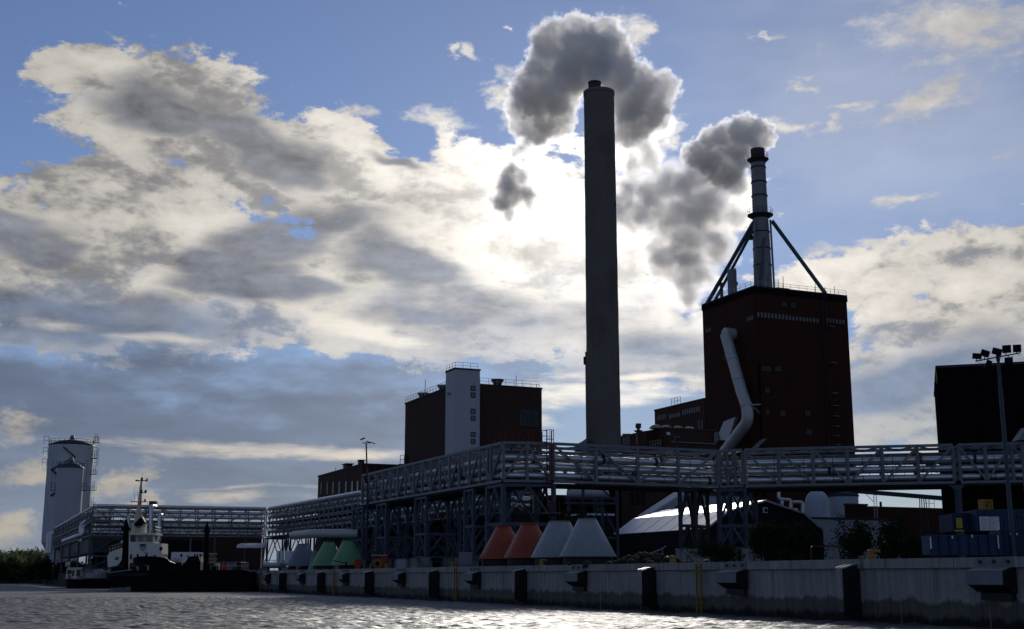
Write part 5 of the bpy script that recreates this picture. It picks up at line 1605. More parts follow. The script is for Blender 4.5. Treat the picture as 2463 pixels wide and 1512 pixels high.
railing(t, [Vector((q.x - .5, q.y, GND)), Vector((q.x + 2.2, q.y, GND))], M['steel'], 1.7, .7, .05)
q = Q(640) + V * 2
# yellow winch on a red flat bed
a = P(892, 1334, 168)
t = thing('red_trailer', 'red flat topped trailer frame behind the yellow winch', 'trailer', (a.x, 168, GND))
c = P(931, 1334, 168)
bb = MB(); bb.box((a.x, 168, a.z - .14), (c.x, 170, a.z)); bb.build('deck', M['red_paint'], t)
bb = MB(); bb.box((c.x - .9, 168.1, GND), (c.x - .05, 169.8, a.z - .15)); bb.build('end_panel', M['red_paint'], t)
bb = MB(); bb.box((a.x + .1, 168.4, GND), (c.x - 1, 169.8, GND + .9)); bb.build('chassis', M['black'], t)
bb = MB(); bb.box((a.x, 167.95, a.z + .0), (c.x, 167.99, a.z + .06)); bb.build('edge_strip', M['sign_white'], t)
c = P(908, 1353, 165)
t = thing('winch_drum', 'yellow ring shaped winch drum in front of the red trailer', 'winch', (c.x, c.y, GND))
bb = MB(); ring = [(.62, -.25), (.62, .25), (.30, .25), (.30, -.25)]
vs, fs = [], []
nn_ = 24
for k in range(nn_):
    an = 2 * math.pi * k / nn_
    for r_, y_ in ring:
        vs.append((c.x + r_ * math.cos(an), c.y + y_, GND + .75 + r_ * math.sin(an)))
for k in range(nn_):
    for j in range(4):
        fs.append((k * 4 + j, k * 4 + (j + 1) % 4, ((k + 1) % nn_) * 4 + (j + 1) % 4, ((k + 1) % nn_) * 4 + j))
bb._add(vs, fs); bb.build('drum', M['yellow'], t)
bb = MB(); bb.box((c.x - .5, c.y - .3, GND), (c.x + .5, c.y + .3, GND + .14)); bb.build('base', M['yellow'], t)
bb = MB(); bb.tube((c.x, c.y - .28, GND + .75), (c.x, c.y + .28, GND + .75), .29, n=12); bb.build('hub', M['black'], t)
# white mesh crates
a = P(953, 1343, 150)
t = thing('cage_crate', 'white mesh crate on a blue pallet right of the winch', 'crate', (a.x, 150, GND))
bb = MB()
wc, hc = 1.15, P(953, 1343, 150).z - GND
for i in range(7):
    bb.beam((a.x + wc * i / 6, 150, GND + .15), (a.x + wc * i / 6, 150, GND + hc), .03); bb.beam((a.x + wc * i / 6, 151, GND + .15), (a.x + wc * i / 6, 151, GND + hc), .03)
for k in range(5):
    z = GND + .15 + (hc - .15) * k / 4
    bb.beam((a.x, 150, z), (a.x + wc, 150, z), .03); bb.beam((a.x, 151, z), (a.x + wc, 151, z), .03); bb.beam((a.x, 150, z), (a.x, 151, z), .03); bb.beam((a.x + wc, 150, z), (a.x + wc, 151, z), .03)
bb.build('mesh_cage', M['rail_white'], t)
bb = MB(); bb.box((a.x + .08, 150.08, GND + .16), (a.x + wc - .08, 150.92, GND + hc - .15)); bb.build('liner', M['panel_grey'], t)
bb = MB(); bb.box((a.x - .05, 149.95, GND), (a.x + wc + .05, 151.05, GND + .14)); bb.build('pallet', M['blue_paint'], t)
# small crane-like grab in front of the green cone
q = along(Q(832) + V * 1.6, U, 832)
t = thing('mooring_hook', 'small black mooring hook in front of the right hand green cone', 'hook', (q.x, q.y, QTOP - .02))
bb = MB(); bb.tube(q, q + Z * .9, .16, .10, n=8); bb.build('post', M['black'], t)
bb = MB(); bb.beam(q + Z * .75, q + Z * 1.0 - V * .3 + U * 2.0 + Vector((-.8, 0, .1)), .10); bb.build('arm', M['black'], t)
bb = MB(); bb.ico(q + Z * 1.0, .17, 2); bb.build('head', M['steel'], t)
a = P(853, 1346, 163)
t = thing('red_crate', 'small dark red crate in front of the green cone', 'crate', (a.x, 163, GND))
bb = MB(); bb.box((a.x, 163, GND), (a.x + .75, 163.6, a.z)); bb.build('body', M['red_paint'], t)
bb = MB(); bb.box((a.x - .03, 162.97, a.z), (a.x + .78, 163.63, a.z + .06)); bb.build('lid', M['rail_red'], t)
# white canopies by the depot
for i, (xa, xb, lab) in enumerate(((569, 600, 'left hand flat white canopy beside the brick depot'), (602, 633, 'right hand flat white canopy beside the brick depot'))):
    a, c = P(xa, 1309, 250), P(xb, 1309, 250)
    t = thing('flat_canopy', lab, 'canopy', (a.x, 250, GND))
    bb = MB(); bb.obox((a.x, 250, a.z - .55), (c.x - a.x, 0, 0), (0, 3.5, .5), (0, 0, .5)); bb.build('roof', M['sign_white'], t)
    for x in (a.x + .3, c.x - .3): rod('post', Vector((x, 250.5, GND)), Vector((x, 250.5, a.z - .5)), .08, M['steel_dark'], t)
    rod('brace', Vector((a.x + .3, 250.5, a.z - 2)), Vector((c.x - .3, 250.5, a.z - .5)), .05, M['steel_dark'], t)
# white lorry trailer behind the barge
a, c = P(412, 1326, 250), P(482, 1323, 250)
t = thing('lorry_trailer', 'white lorry trailer with orange flame stripes behind the barge', 'trailer', (a.x, 250, GND))
bb = MB(); bb.box((a.x, 250, P(412, 1352, 250).z), (c.x, 252.5, a.z)); bx_ = bb.build('box_body', M['sign_white'], t)
for k in range(4):
    x = a.x + .35 + k * .35; h = 1.2 - .12 * abs(k - 2)
    zb_ = P(412, 1350, 250).z
    bb = MB(); bb.prism([(x, 249.985, zb_), (x + .28, 249.985, zb_), (x + .14, 249.985, zb_ + h)], (0, -.01, 0)); bb.build('flame_mark', M['orange'], bx_)
bb = MB(); bb.box((a.x + .2, 250.2, GND + .5), (c.x - .2, 252.3, P(412, 1352, 250).z - .01)); bb.build('chassis', M['black'], t)
for x in (a.x + 1, a.x + 2.2, c.x - 1):
    bb = MB(); bb.tube((x, 250, GND + .5), (x, 250.3, GND + .5), .5, n=14); bb.build('wheel', M['rubber'], t)
a, c = P(486, 1325, 248), P(521, 1325, 248)
t = thing('loaded_lorry', 'orange lorry cab with stacked pale timber beside the white trailer', 'lorry', (a.x, 248, GND))
for k in range(4):
    bb = MB(); bb.tube((a.x + .1, 248.4 + .1 * k, a.z - .5 - .45 * k), (c.x - .3 * (k % 2), 248.4 + .1 * k, a.z - .5 - .45 * k), .2, n=8); bb.build('log', M['orange'] if k % 2 else M['concrete_light'], t)
bb = MB(); bb.box((a.x + .2, 248.8, GND + .2), (c.x - .2, 250.5, a.z - 2.4)); bb.build('chassis', M['orange'], t)
# rubble and timber behind the stubby bollard
q = along(Q(1560) + V * 5, U, 1560)
rb_ = MB()
for k in range(70):
    c = Vector((q.x, q.y, GND)) + V * random.gauss(0, 2.2) + U * random.gauss(0, 1.0)
    h = max(0.1, 1.0 - abs((c - q).dot(V)) * .28)
    rb_.ico(c + Z * random.uniform(0, h), random.uniform(.15, .42), 1, (1, 1, .7))
o = rb_.build('rubble_heap', M['soil'], None); tag(o, 'dark low heap of rubble on the quay below the white roof', 'rubble heap', kind='stuff')
t = thing('driftwood', 'bare pale branch lying on the rubble heap', 'branch', q + Z * .8)
bb = MB(); a = P(1592, 1318, q.y + 1); bb.path([a + Vector((-.9, 0, -.35)), a, a + Vector((.3, .2, .2))], .05, 6); bb.path([a, a + Vector((.05, 0, -.5))], .035, 6); bb.build('branch', M['concrete_light'], t)
q = along(Q(1672) + V * 3, U, 1672)
t = thing('timber_scrap', 'curved rusty scrap beam on the quay near the ladder top', 'scrap', q)
bb = MB(); bb.path([q + V * -.9 + Z * .9, q + V * -.2 + Z * .3, q + V * .6 + Z * .15, q + V * 1.1 + Z * .28], .06, 6); bb.build('beam', M['concrete_light'], t)
a = P(1950, 1312, 85)
t = thing('tube_barrier', 'low dark red tube frame in front of the bushes', 'barrier', (a.x, 85, GND))
bb = MB(); bb.path([(a.x, 85, GND), (a.x, 85, a.z), (a.x + 1.9, 85, a.z), (a.x + 1.9, 85, GND)], .05, 6, .2); bb.build('tube', M['rail_red'], t)
# ------------------------------------------------------------------ boats
def pw(x, y, Y): return P(x, y, Y)
BY = 198
def hull(t, name, cx, cy, L, W, z0, z1, m, bow=.35, sheer=.6, flare=.85, ang=0.0, stern=.9, seg=14, stern_r=0.15):
    """boat hull, long axis along ang (0 = to the right), bow at +L/2"""
    ca, sa = math.cos(ang), math.sin(ang)
    rings = []
    n = seg
    for lvl in (0, .5, 1):
        pts = []
        for side in (1, -1):
            rng = range(n + 1) if side == 1 else range(n, -1, -1)
            for i in rng:
                f = i / n
                u = -.5 + f
                w = .5
                if f > 1 - bow: w *= max(0.02, math.cos((f - (1 - bow)) / bow * math.pi / 2)) ** .8
                if f < stern_r: w *= stern + (1 - stern) * f / stern_r
                sc = flare + (1 - flare) * lvl
                uu = u * (1 - (1 - sc) * .35)
                z = z0 + (z1 - z0) * lvl + (sheer * max(0, (f - .45) / .55) ** 2 * lvl)
                X, Yy = uu * L, side * w * W * sc
                pts.append((cx + X * ca - Yy * sa, cy + X * sa + Yy * ca, z))
        rings.append(pts)
    k = len(rings[0])
    vs = [p for r in rings for p in r]
    fs = []
    for j in range(2):
        for i in range(k):
            a = (i + 1) % k
            fs.append((j * k + i, j * k + a, (j + 1) * k + a, (j + 1) * k + i)[::-1])
    fs.append(tuple(range(k))); fs.append(tuple(2 * k + i for i in reversed(range(k))))
    bb = MB(); bb._add(vs, fs); return bb.build(name, m, t)
def boxp(t, name, x0, x1, yt, yb, Y, d, m, bev=.04):
    a, c = P(x0, yt, Y), P(x1, yb, Y)
    bb = MB(); bb.box((a.x, Y, c.z), (c.x, Y + d, a.z)); return bb.build(name, m, t, bevel=bev)

# --- black spud barge
a, c = P(259, 1416, BY), P(600, 1416, BY)
barge = thing('spud_barge', 'long black work barge with two tall black spud posts', 'barge', ((a.x + c.x) / 2, BY, 0))
zt = P(430, 1369, BY).z
bb = MB(); bb.prism([(a.x + 1.6, BY, -.4), (c.x - .3, BY, -.4), (c.x, BY, .4), (c.x, BY, zt - .25), (c.x - 1.0, BY, zt), (a.x + .2, BY, zt - .05), (a.x, BY, 1.2)], (0, 8, 0)); bb.build('hull', M['hull_black'], barge, bevel=.05)
bb = MB(); bb.prism([(a.x - .05, BY - .06, -.3), (a.x + 3.7, BY - .06, -.3), (a.x + 3.6, BY - .06, .75), (a.x + .3, BY - .06, .55)], (0, .05, 0)); bb.build('bow_ramp', M['concrete'], barge)
bb = MB(); q0, q1 = P(260, 1376, BY - .2), P(318, 1369, BY - .2); bb.path([q0, q1], .11, 8); bb.build('rubbing_pipe', M['steel'], barge)
for i in range(14):
    x = a.x + .5 + i * .42
    bb = MB(); bb.tube((x, BY - .05, zt - .7), (x, BY - .28, zt - .7), .26, n=10); bb.build('tyre_fender', M['rubber'], barge)
for x, y, w, h in ((268, 1363, 8, 6), (285, 1360, 10, 9), (324, 1361, 5, 8), (346, 1359, 8, 10), (422, 1352, 14, 17), (432, 1358, 10, 10), (498, 1354, 16, 15), (514, 1360, 10, 9), (560, 1362, 8, 8)):
    q = P(x, y, BY + 1); q2 = P(x + w, 1370, BY + 1)
    bb = MB(); bb.box((q.x, BY + 1, zt - .02), (q2.x, BY + 1.8, q.z)); bb.build('winch_box', M['black'], barge)
    bb = MB(); bb.tube((q.x, BY + .9, q.z), (q2.x, BY + .9, q.z), .12, n=8); bb.build('winch_drum', M['steel_dark'], barge)
h_ = [P(x, y, BY + 2) for x, y in ((433, 1370), (452, 1340), (458, 1336), (478, 1336), (481, 1350), (481, 1370))]
bb = MB(); bb.prism(h_, (0, 2.5, 0)); bb.build('deck_house', M['hull_black'], barge)
q = P(450, 1334, BY + 2.5); bb = MB(); bb.tube(q, q + Vector((.55, 0, -.5)), .12, n=8); bb.build('searchlight', M['black'], barge)
for x in (468, 474):
    q = P(x, 1336, BY + 3); bb = MB(); bb.tube(q, q + Z * .35, .12, n=8); bb.build('vent', M['black'], barge)
for (xb, yb, xt, yt_, w) in ((300, 1370, 304.5, 1246, 8.2), (495, 1370, 498.5, 1252, 6.6)):
    b0, b1 = P(xb, yb, BY + 1.5), P(xt, yt_, BY + 1.5)
    r = w / FS * BY
    d = (b1 - b0)
    bb = MB(); bb.tube(b0, b0 + d * .86, r * 1.05, r * .80, n=12); sp = bb.build('spud', M['hull_black'], barge)
    bb = MB(); bb.tube(b0 + d * .86, b0 + d * .97, r * .8, r * .28, n=12); bb.tube(b0 + d * .97, b0 + d, r * .2, n=8); bb.build('spud_tip', M['hull_black'], sp)
    bb = MB(); bb.beam(b0 + d * .80 - Vector((r * 1.4, 0, 0)), b0 + d * .80 + Vector((r * 1.4, 0, 0)), .55, .35); bb.build('collar', M['hull_black'], sp)
q = P(296, 1254, BY + 1.5); bb = MB(); bb.tube(q + Vector((-.5, 0, .35)), q + Vector((.4, 0, -.3)), .16, n=8); bb.build('spud_lamp', M['black'], barge)
bb = MB(); bb.prism([P(x, y, BY + 2) for x, y in ((272, 1370), (288, 1352), (292, 1345), (304, 1345), (306, 1370))], (0, 1.5, 0)); bb.build('spud_foot', M['hull_black'], barge)
railing(barge, [Vector((P(505, 1366, BY).x, BY + .3, zt)), Vector((P(578, 1366, BY).x, BY + .3, zt)), Vector((P(578, 1366, BY).x, BY + 6, zt))], M['rail_white'], 1.2, .8, .03)
for k in range(3):
    q = P(512 + 20 * k, 1353, BY + 2); bb = MB(); bb.box((q.x, BY + 2, zt), (q.x + .9, BY + 3, q.z)); bb.build('deck_crate', (M['sign_white'], M['red_paint'], M['steel'])[k], barge)
for x in (436, 482):
    q = P(x, 1337, BY + .8); rod('lamp_pole', Vector((q.x, q.y, zt)), q, .05, M['black'], barge)
    bb = MB(); bb.box((q.x - .18, q.y - .1, q.z), (q.x + .18, q.y + .1, q.z + .4)); bb.build('lamp', M['black'], barge)
bb = MB(); q = P(594, 1372, BY + 1); bb.path([q, Q(606) + Z * -.3 + Vector((.8, 0, 0)), Q(604) + V * 1.5], .05, 6); bb.build('mooring_rope', M['concrete_light'], barge)

# --- white tugboat behind the barge
TY = 210
tug = thing('tugboat', 'white tugboat with cream mast, crest on its front and black rounded bow', 'tugboat', P(345, 1400, TY))
s = TY / FS
cbow = P(352, 1375, TY)
vs, fs = [], []
nb = 24
levels = [(0.0, 1.25, .86), (.5, 0, .95), (1.0, 0, 1.0)]
zb0 = .0
for li, (f, _, sc) in enumerate(levels):
    for i in range(nb + 1):
        an = math.pi * i / nb
        x = cbow.x + math.cos(an) * 50 * s * sc
        y = TY + 7 - math.sin(an) ** .7 * 7.5 * sc
        topz = P(352, 1338.5, TY).z - (1 - math.sin(an)) ** 1.3 * 1.0 - (.35 if an < .6 else 0)
        vs.append((x, y, zb0 + (topz - zb0) * f))
for j in range(2):
    for i in range(nb):
        fs.append((j * (nb + 1) + i, (j + 1) * (nb + 1) + i, (j + 1) * (nb + 1) + i + 1, j * (nb + 1) + i + 1))
fs.append(tuple(2 * (nb + 1) + i for i in range(nb + 1)))
bb = MB(); bb._add(vs, fs, True); bb.sm[-1] = False; bb.build('bow', mat('tug_black', (0.018, 0.019, 0.022), .35, var=.2), tug)
rim = [Vector(vs[2 * (nb + 1) + i]) + Z * .08 for i in range(nb + 1)]
bb = MB(); bb.path(rim[:7], .12, 8); bb.build('bulwark_rail', M['steel'], tug)
bb = MB(); bb.path(rim[6:], .10, 8); bb.build('bulwark_rail', M['black'], tug)
bb = MB(); bb.box((P(250, 1390, TY).x, TY + 6.8, -.2), (P(395, 1390, TY).x, TY + 12, P(300, 1362, TY).z)); bb.build('hull', M['hull_black'], tug)
for x, y in ((315, 1336), (331, 1335), (352, 1335), (372, 1337)):
    q = P(x, y, TY + 1); bb = MB(); bb.tube(q - Z * .5, q + Z * .3, .16, n=8); bb.build('bitt', M['black'], tug)
W1 = [(293, 1352), (293, 1330), (304, 1303.5), (388.5, 1305), (388.5, 1330), (384, 1352)]
bb = MB(); bb.prism([P(x, y, TY + 4) for x, y in W1], (0, 4, 0)); bb.build('deckhouse', M['ship_white'], tug)
bb = MB(); bb.prism([P(x, y, TY + 4.4) for x, y in ((259, 1362), (258, 1335), (264, 1326), (293, 1316), (293, 1356), (264, 1362))], (0, 3, 0)); bb.build('side_house', M['ship_white'], tug)
for x in (277, 281.5):
    q = P(x, 1345, TY + 4.38); bb = MB(); bb.box((q.x, TY + 4.3, q.z), (q.x + .2, TY + 4.39, q.z + .5)); bb.build('porthole', M['glass'], tug)
railing(tug, [P(263, 1327, TY + 4.5), P(291, 1318, TY + 4.5)], M['rail_white'], 1.0, .5, .035)
q = P(384, 1322, TY + 3.9); bb = MB(); bb.box((q.x, TY + 3.7, q.z), (q.x + .45, TY + 3.99, q.z + .55)); bb.build('side_light', M['black'], tug)
# wheelhouse: solid lower band, pillars, roof
wy = TY + 4.8
x0, x1 = P(309, 1304, wy).x, P(371, 1304, wy).x
zlo, zhi = P(340, 1304, wy).z, P(340, 1285, wy).z
bb = MB(); bb.box((x0, wy, zlo), (x1, wy + 3, zlo + (zhi - zlo) * .12)); bb.build('wheelhouse_base', M['ship_white'], tug)
for f in (0, .27, .30, .58, .61, .93):
    bb = MB(); bb.box((x0 + (x1 - x0) * f, wy + .02, zlo + (zhi - zlo) * .12), (x0 + (x1 - x0) * (f + .06), wy + .3, zhi)); bb.build('window_post', M['ship_white'], tug)
for f0, f1 in ((.06, .27), (.36, .58), (.67, .93)):
    bb = MB(); bb.box((x0 + (x1 - x0) * f0, wy + .1, zlo + (zhi - zlo) * .12), (x0 + (x1 - x0) * f1, wy + .14, zhi)); bb.build('window', M['glass_grey'] if f0 > .3 else M['glass'], tug)
bb = MB(); bb.prism([(x0 - .05, wy + .35, zlo), (x0 - .05, wy + 2.9, zlo), (x0 - 1.0, wy + 2.9, zlo), (x0 - .7, wy + 1.0, zlo)], (0, 0, zhi - zlo)); bb.build('window_side', M['glass_grey'], tug)
bb = MB(); bb.box((x0 + .4, wy + .6, zlo + .1), (x1 - .4, wy + 2.8, zhi)); bb.build('cabin', M['black'], tug)
bb = MB(); bb.box((P(304, 1284, wy).x, wy - .7, zhi), (P(377.5, 1284, wy).x, wy + 3.4, zhi + .32)); bb.build('wheelhouse_roof', M['ship_white'], tug)
zr = zhi + .32
railing(tug, [Vector((P(307, 1284, wy).x, wy - .5, zr)), Vector((P(374, 1284, wy).x, wy - .5, zr)), Vector((P(374, 1284, wy).x, wy + 3, zr))], M['rail_white'], 1.05, .45, .035)
bb = MB(); bb.box((P(312, 1282, wy).x, wy + .8, zr), (P(345, 1282, wy).x, wy + 2, zr + 1.55)); bb.build('monkey_house', M['ship_white'], tug)
railing(tug, [Vector((P(310, 1284, wy).x, wy + .6, zr + .9)), Vector((P(350, 1284, wy).x, wy + .6, zr + .9))], M['rail_white'], 1.0, .6, .03)
# crest: dark shield with pale castle band
sh = [(336.5, 1306.5), (351, 1306.5), (351, 1317), (347.5, 1321.5), (344, 1323.5), (340, 1321.5), (336.5, 1317)]
bb = MB(); bb.prism([P(x, y, TY + 3.98) for x, y in sh], (0, -.05, 0)); cr = bb.build('crest', M['navy_paint'], tug)
bb = MB(); bb.prism([P(x, y, TY + 3.92) for x, y in ((337.5, 1316), (350, 1316), (349.5, 1318), (347, 1321), (344, 1322.6), (341, 1321), (338, 1318))], (0, -.02, 0)); bb.build('crest_field', M['panel_grey'], cr)
for x in (338.5, 342.7, 347):
    bb = MB(); bb.prism([P(xx, yy, TY + 3.92) for xx, yy in ((x, 1316), (x, 1311), (x + 2.2, 1311), (x + 2.2, 1316))], (0, -.02, 0)); bb.build('crest_tower', M['panel_grey'], cr)
q = P(346, 1329, TY + 3.9); bb = MB()
for k in range(9):
    bb.box((q.x + .08 * k, TY + 3.95, q.z), (q.x + .08 * k + .05, TY + 3.98, q.z + .12 + .04 * (k % 2)))
bb.build('lettering', M['brick_brown'], tug)
# mast
mb, mt = P(331, 1262, TY + 6), P(340.5, 1150, TY + 6)
def onm(y): return P(331 + (1262 - y) / 112 * 9.5, y, TY + 6)
bb = MB(); bb.tube(P(329, 1284, TY + 6), onm(1226), .85, .50, n=14); bb.tube(onm(1226), onm(1150), .40, .13, n=12); bb.build('mast', M['mast_cream'], tug)
for y, xa, xb, r in ((1205, 315, 353, .09), (1183.5, 338, 351, .09), (1154.5, 326, 354, .10)):
    member('yard', P(xa, y, TY + 6), P(xb, y, TY + 6), .16, .14, M['steel_dark'], tug)
for y, xa, xb in ((1220, 322, 346), (1232, 320, 347), (1172, 334, 341), (1197, 331, 341)):
    member('mast_step', P(xa, y, TY + 6), P(xb, y, TY + 6), .2, .12, M['steel_dark'], tug)
bb = MB(); bb.beam(P(326, 1153, TY + 6), P(335, 1155, TY + 6), .25, .22); bb.build('radar_bar', M['steel_dark'], tug)
for x, y in ((353, 1153), (348.5, 1202), (338, 1208)):
    q = P(x, y, TY + 5.8); bb = MB(); bb.tube(q - Z * .25, q + Z * .25, .16, n=8); bb.build('red_lamp', M['lamp_red'], tug)
for x, y in ((341, 1151), (350, 1181), (340, 1181)):
    q = P(x, y, TY + 5.8); bb = MB(); bb.tube(q - Z * .2, q + Z * .3, .2, n=8); bb.build('mast_lamp', M['steel_dark'], tug)
for xa, ya, xb, yb in ((341.5, 1148, 341.8, 1134), (315, 1205, 315, 1198), (334, 1200, 331, 1181), (323, 1205, 324, 1184), (355, 1262, 355, 1205)):
    rod('aerial', P(xa, ya, TY + 6), P(xb, yb, TY + 6), .03, M['steel_dark'], tug)
bb = MB(); bb.path([P(328, 1264, TY + 5.5), P(340, 1252, TY + 5.5), P(347, 1248, TY + 5.5)], .62, 12, .5); bb.build('funnel', M['black'], tug)

# --- pilot boat at the left
PY = 252
pil = thing('pilot_boat', 'small black hulled pilot boat with white cabin and thin mast at left', 'boat', P(180, 1406, PY))
ca = P(152, 1405, PY); cb_ = P(257, 1405, PY)
hull(pil, 'hull', (ca.x + cb_.x) / 2, PY + 1.5, cb_.x - ca.x, 3.2, -.2, P(200, 1391, PY).z, M['hull_black'], ang=math.pi, sheer=.35)
bb = MB(); bb.beam(Vector((ca.x - .1, PY - .1, P(150, 1389, PY).z)), Vector((ca.x + 3.5, PY - .1, P(180, 1391, PY).z)), .25, .2); bb.build('rubbing_strake', M['steel'], pil)
bb = MB(); bb.prism([P(x, y, PY + .8) for x, y in ((157, 1391), (161, 1366), (195, 1365), (196, 1391))], (0, 1.8, 0)); bb.build('cabin', M['ship_white'], pil)
for x0_, x1_, y0_, y1_ in ((162, 172, 1369, 1379), (174, 178, 1369, 1384), (184, 193, 1368, 1385)):
    boxp(pil, 'window', x0_, x1_, y0_, y1_, PY + .74, .05, M['glass'], 0)
bb = MB(); bb.box((P(159, 1365, PY).x, PY + .6, P(159, 1365, PY).z), (P(196, 1365, PY).x, PY + 2.8, P(159, 1363, PY).z)); bb.build('cabin_roof', M['ship_white'], pil)
for x, y in ((167, 1384), (192, 1387), (182, 1388)):
    q = P(x, y, PY + .7); bb = MB(); bb.tube(q, q + Vector((0, -.15, 0)), .32, n=14); bb.build('life_ring', M['orange'] if x != 182 else M['ship_white'], pil)
q = P(180, 1363, PY + 1.5); tp = P(180.5, 1322, PY + 1.5)
rod('mast', q, tp, .07, M['steel_dark'], pil)
for y, xa, xb in ((1342, 170, 189), (1347, 173, 187), (1329, 174, 187)):
    member('yard', P(xa, y, PY + 1.5), P(xb, y, PY + 1.5), .09, .09, M['rail_white'] if y == 1342 else M['steel_dark'], pil)
for x, y in ((175, 1327), (186, 1327), (181, 1320), (181, 1333), (186, 1345)):
    q = P(x, y, PY + 1.4); bb = MB(); bb.tube(q - Z * .15, q + Z * .2, .13, n=8); bb.build('mast_lamp', M['steel'], pil)
rod('aerial', P(199, 1372, PY + 1.5), P(200, 1342, PY + 1.5), .04, M['steel_dark'], pil)
# white boat behind it
wb = thing('white_launch', 'white hulled launch moored between the pilot boat and the tugboat', 'boat', P(224, 1392, 262))
ca, cb_ = P(195, 1390, 262), P(252, 1390, 262)
hull(wb, 'hull', (ca.x + cb_.x) / 2 + .5, 264, cb_.x - ca.x, 3, -.2, P(220, 1375, 262).z, M['panel_grey'], ang=0, sheer=.8)
boxp(wb, 'dark_belt', 196, 250, 1389, 1400, 261.4, .3, M['hull_black'], 0)
bb = MB(); bb.prism([P(x, y, 263) for x, y in ((197, 1375), (203, 1370), (238, 1367), (246, 1371), (244, 1376))], (0, 2, 0)); bb.build('cover', M['panel_grey'], wb)
for k in range(3): boxp(wb, 'hatch', 222 + 8 * k, 227 + 8 * k, 1379 - k, 1386 - k, 262.3, .1, M['mast_cream'], 0)
# square no-anchor board
q = P(163, 1355, 268)
bd = thing('channel_board', 'small white square channel board with a dark slash above the pilot boat', 'sign', (q.x, 268, GND))
sz_ = 5.5 * 268 / FS
rod('post', Vector((q.x, 268.1, GND)), q, .06, M['steel_dark'], bd)
bb = MB(); bb.box((q.x - sz_, 267.95, q.z - sz_), (q.x + sz_, 268.0, q.z + sz_)); bb.build('board', M['sign_white'], bd)
member('slash', Vector((q.x - sz_ * .9, 267.92, q.z + sz_ * .9)), Vector((q.x + sz_ * .9, 267.92, q.z - sz_ * .9)), .14, .03, M['red_paint'], bd)
member('mark', Vector((q.x - sz_ * .6, 267.90, q.z - sz_ * .7)), Vector((q.x + sz_ * .5, 267.90, q.z - sz_ * .5)), .05, .14, M['black'], bd)

# ------------------------------------------------------------------ trees and bushes
def leaf_mat(name, col, trans=0.35):
    m = bpy.data.materials.new(name); m.use_nodes = True
    t = m.node_tree; n = NT(t); t.nodes.clear()
    pos = n.new('ShaderNodeNewGeometry').outputs['Position']
    N = n.noise(pos, .5, 4.0, .6)
    c = n.scale(col, n.lin(N, .3, .7, .6, 1.4))
    d = n.new('ShaderNodeBsdfDiffuse'); n.put(d.inputs[0], c)
    tr = n.new('ShaderNodeBsdfTranslucent'); n.put(tr.inputs[0], n.vmul(c, (1.1, 1.25, .6)))
    mx = n.new('ShaderNodeMixShader'); mx.inputs[0].default_value = trans
    t.links.new(d.outputs[0], mx.inputs[1]); t.links.new(tr.outputs[0], mx.inputs[2])
    o = n.new('ShaderNodeOutputMaterial'); t.links.new(mx.outputs[0], o.inputs[0])
    return m
LF = leaf_mat('leaf_dark', (0.028, 0.036, 0.018), .08); LF2 = leaf_mat('leaf_green', (0.075, 0.095, 0.035), .35); LF3 = leaf_mat('leaf_far_hazed', (0.115, 0.125, 0.09), .3)  # the far wood's leaves are coloured paler and greyer to stand for haze
def leaves(b, c, rad, n, size, rnd, clumps=9):
    c = Vector(c)
    cl = []
    for _ in range(clumps):
        while True:
            p = Vector((rnd.uniform(-1, 1), rnd.uniform(-1, 1), rnd.uniform(-.9, 1)))
            if p.length < 1: break
        cl.append((Vector((p.x * rad[0], p.y * rad[1], p.z * rad[2])) * .8, rnd.uniform(.25, .5)))
    for i in range(n):
        o, r = cl[i % clumps]
        p = c + o + Vector((rnd.gauss(0, .5) * rad[0] * r, rnd.gauss(0, .5) * rad[1] * r, rnd.gauss(0, .5) * rad[2] * r))
        a = Vector((rnd.uniform(-1, 1), rnd.uniform(-1, 1), rnd.uniform(-1, 1))).normalized()
        d = a.orthogonal().normalized(); e = a.cross(d)
        s_ = size * rnd.uniform(.6, 1.4)
        b._add([p - d * s_ * .5, p + e * s_ * .28, p + d * s_ * .5, p - e * s_ * .28], [(0, 1, 2, 3)])
    for k in range(max(6, n // 260)):          # loose twigs that break the outline
        d0 = Vector((rnd.uniform(-1, 1), rnd.uniform(-1, 1), rnd.uniform(-.2, 1.1))).normalized()
        L = rnd.uniform(.95, 1.28)
        for j in range(22):
            f = rnd.uniform(.6, 1.0) * L
            p = c + Vector((d0.x * rad[0] * f, d0.y * rad[1] * f, d0.z * rad[2] * f)) + Vector((rnd.gauss(0, size * .5), rnd.gauss(0, size * .5), rnd.gauss(0, size * .5)))
            a = Vector((rnd.uniform(-1, 1), rnd.uniform(-1, 1), rnd.uniform(-1, 1))).normalized()
            d = a.orthogonal().normalized(); e = a.cross(d); s_ = size * rnd.uniform(.5, 1.0)
            b._add([p - d * s_ * .5, p + e * s_ * .28, p + d * s_ * .5, p - e * s_ * .28], [(0, 1, 2, 3)])
    return cl
def bush(label, x, yb, yt, wpx, Y, n, size, m=None, seed=0, name='bush', cat='bush', group=None, zb=GND, trunk=True):
    rnd = random.Random(seed + 100)
    base = P(x, yb, Y); base.z = zb
    top = P(x, yt, Y).z
    h = top - zb; w = wpx / FS * Y
    t = thing(name, label, cat, base, group)
    b = MB()
    cl = leaves(b, base + Z * h * .52, (w * .52, w * .42, h * .52), n, size, rnd, 16)
    b.build('crown', m or LF, t)
    b = MB()
    for o, r in cl[:7]:
        tip = base + Z * h * .52 + o
        mid = base.lerp(tip, .5) + Vector((rnd.uniform(-.2, .2), 0, h * .05))
        b.path([base + Vector((rnd.uniform(-.1, .1), 0, 0)), mid, tip], .035 * h / 2.5, 5)
    b.build('trunk', M['bark'], t)
    return t
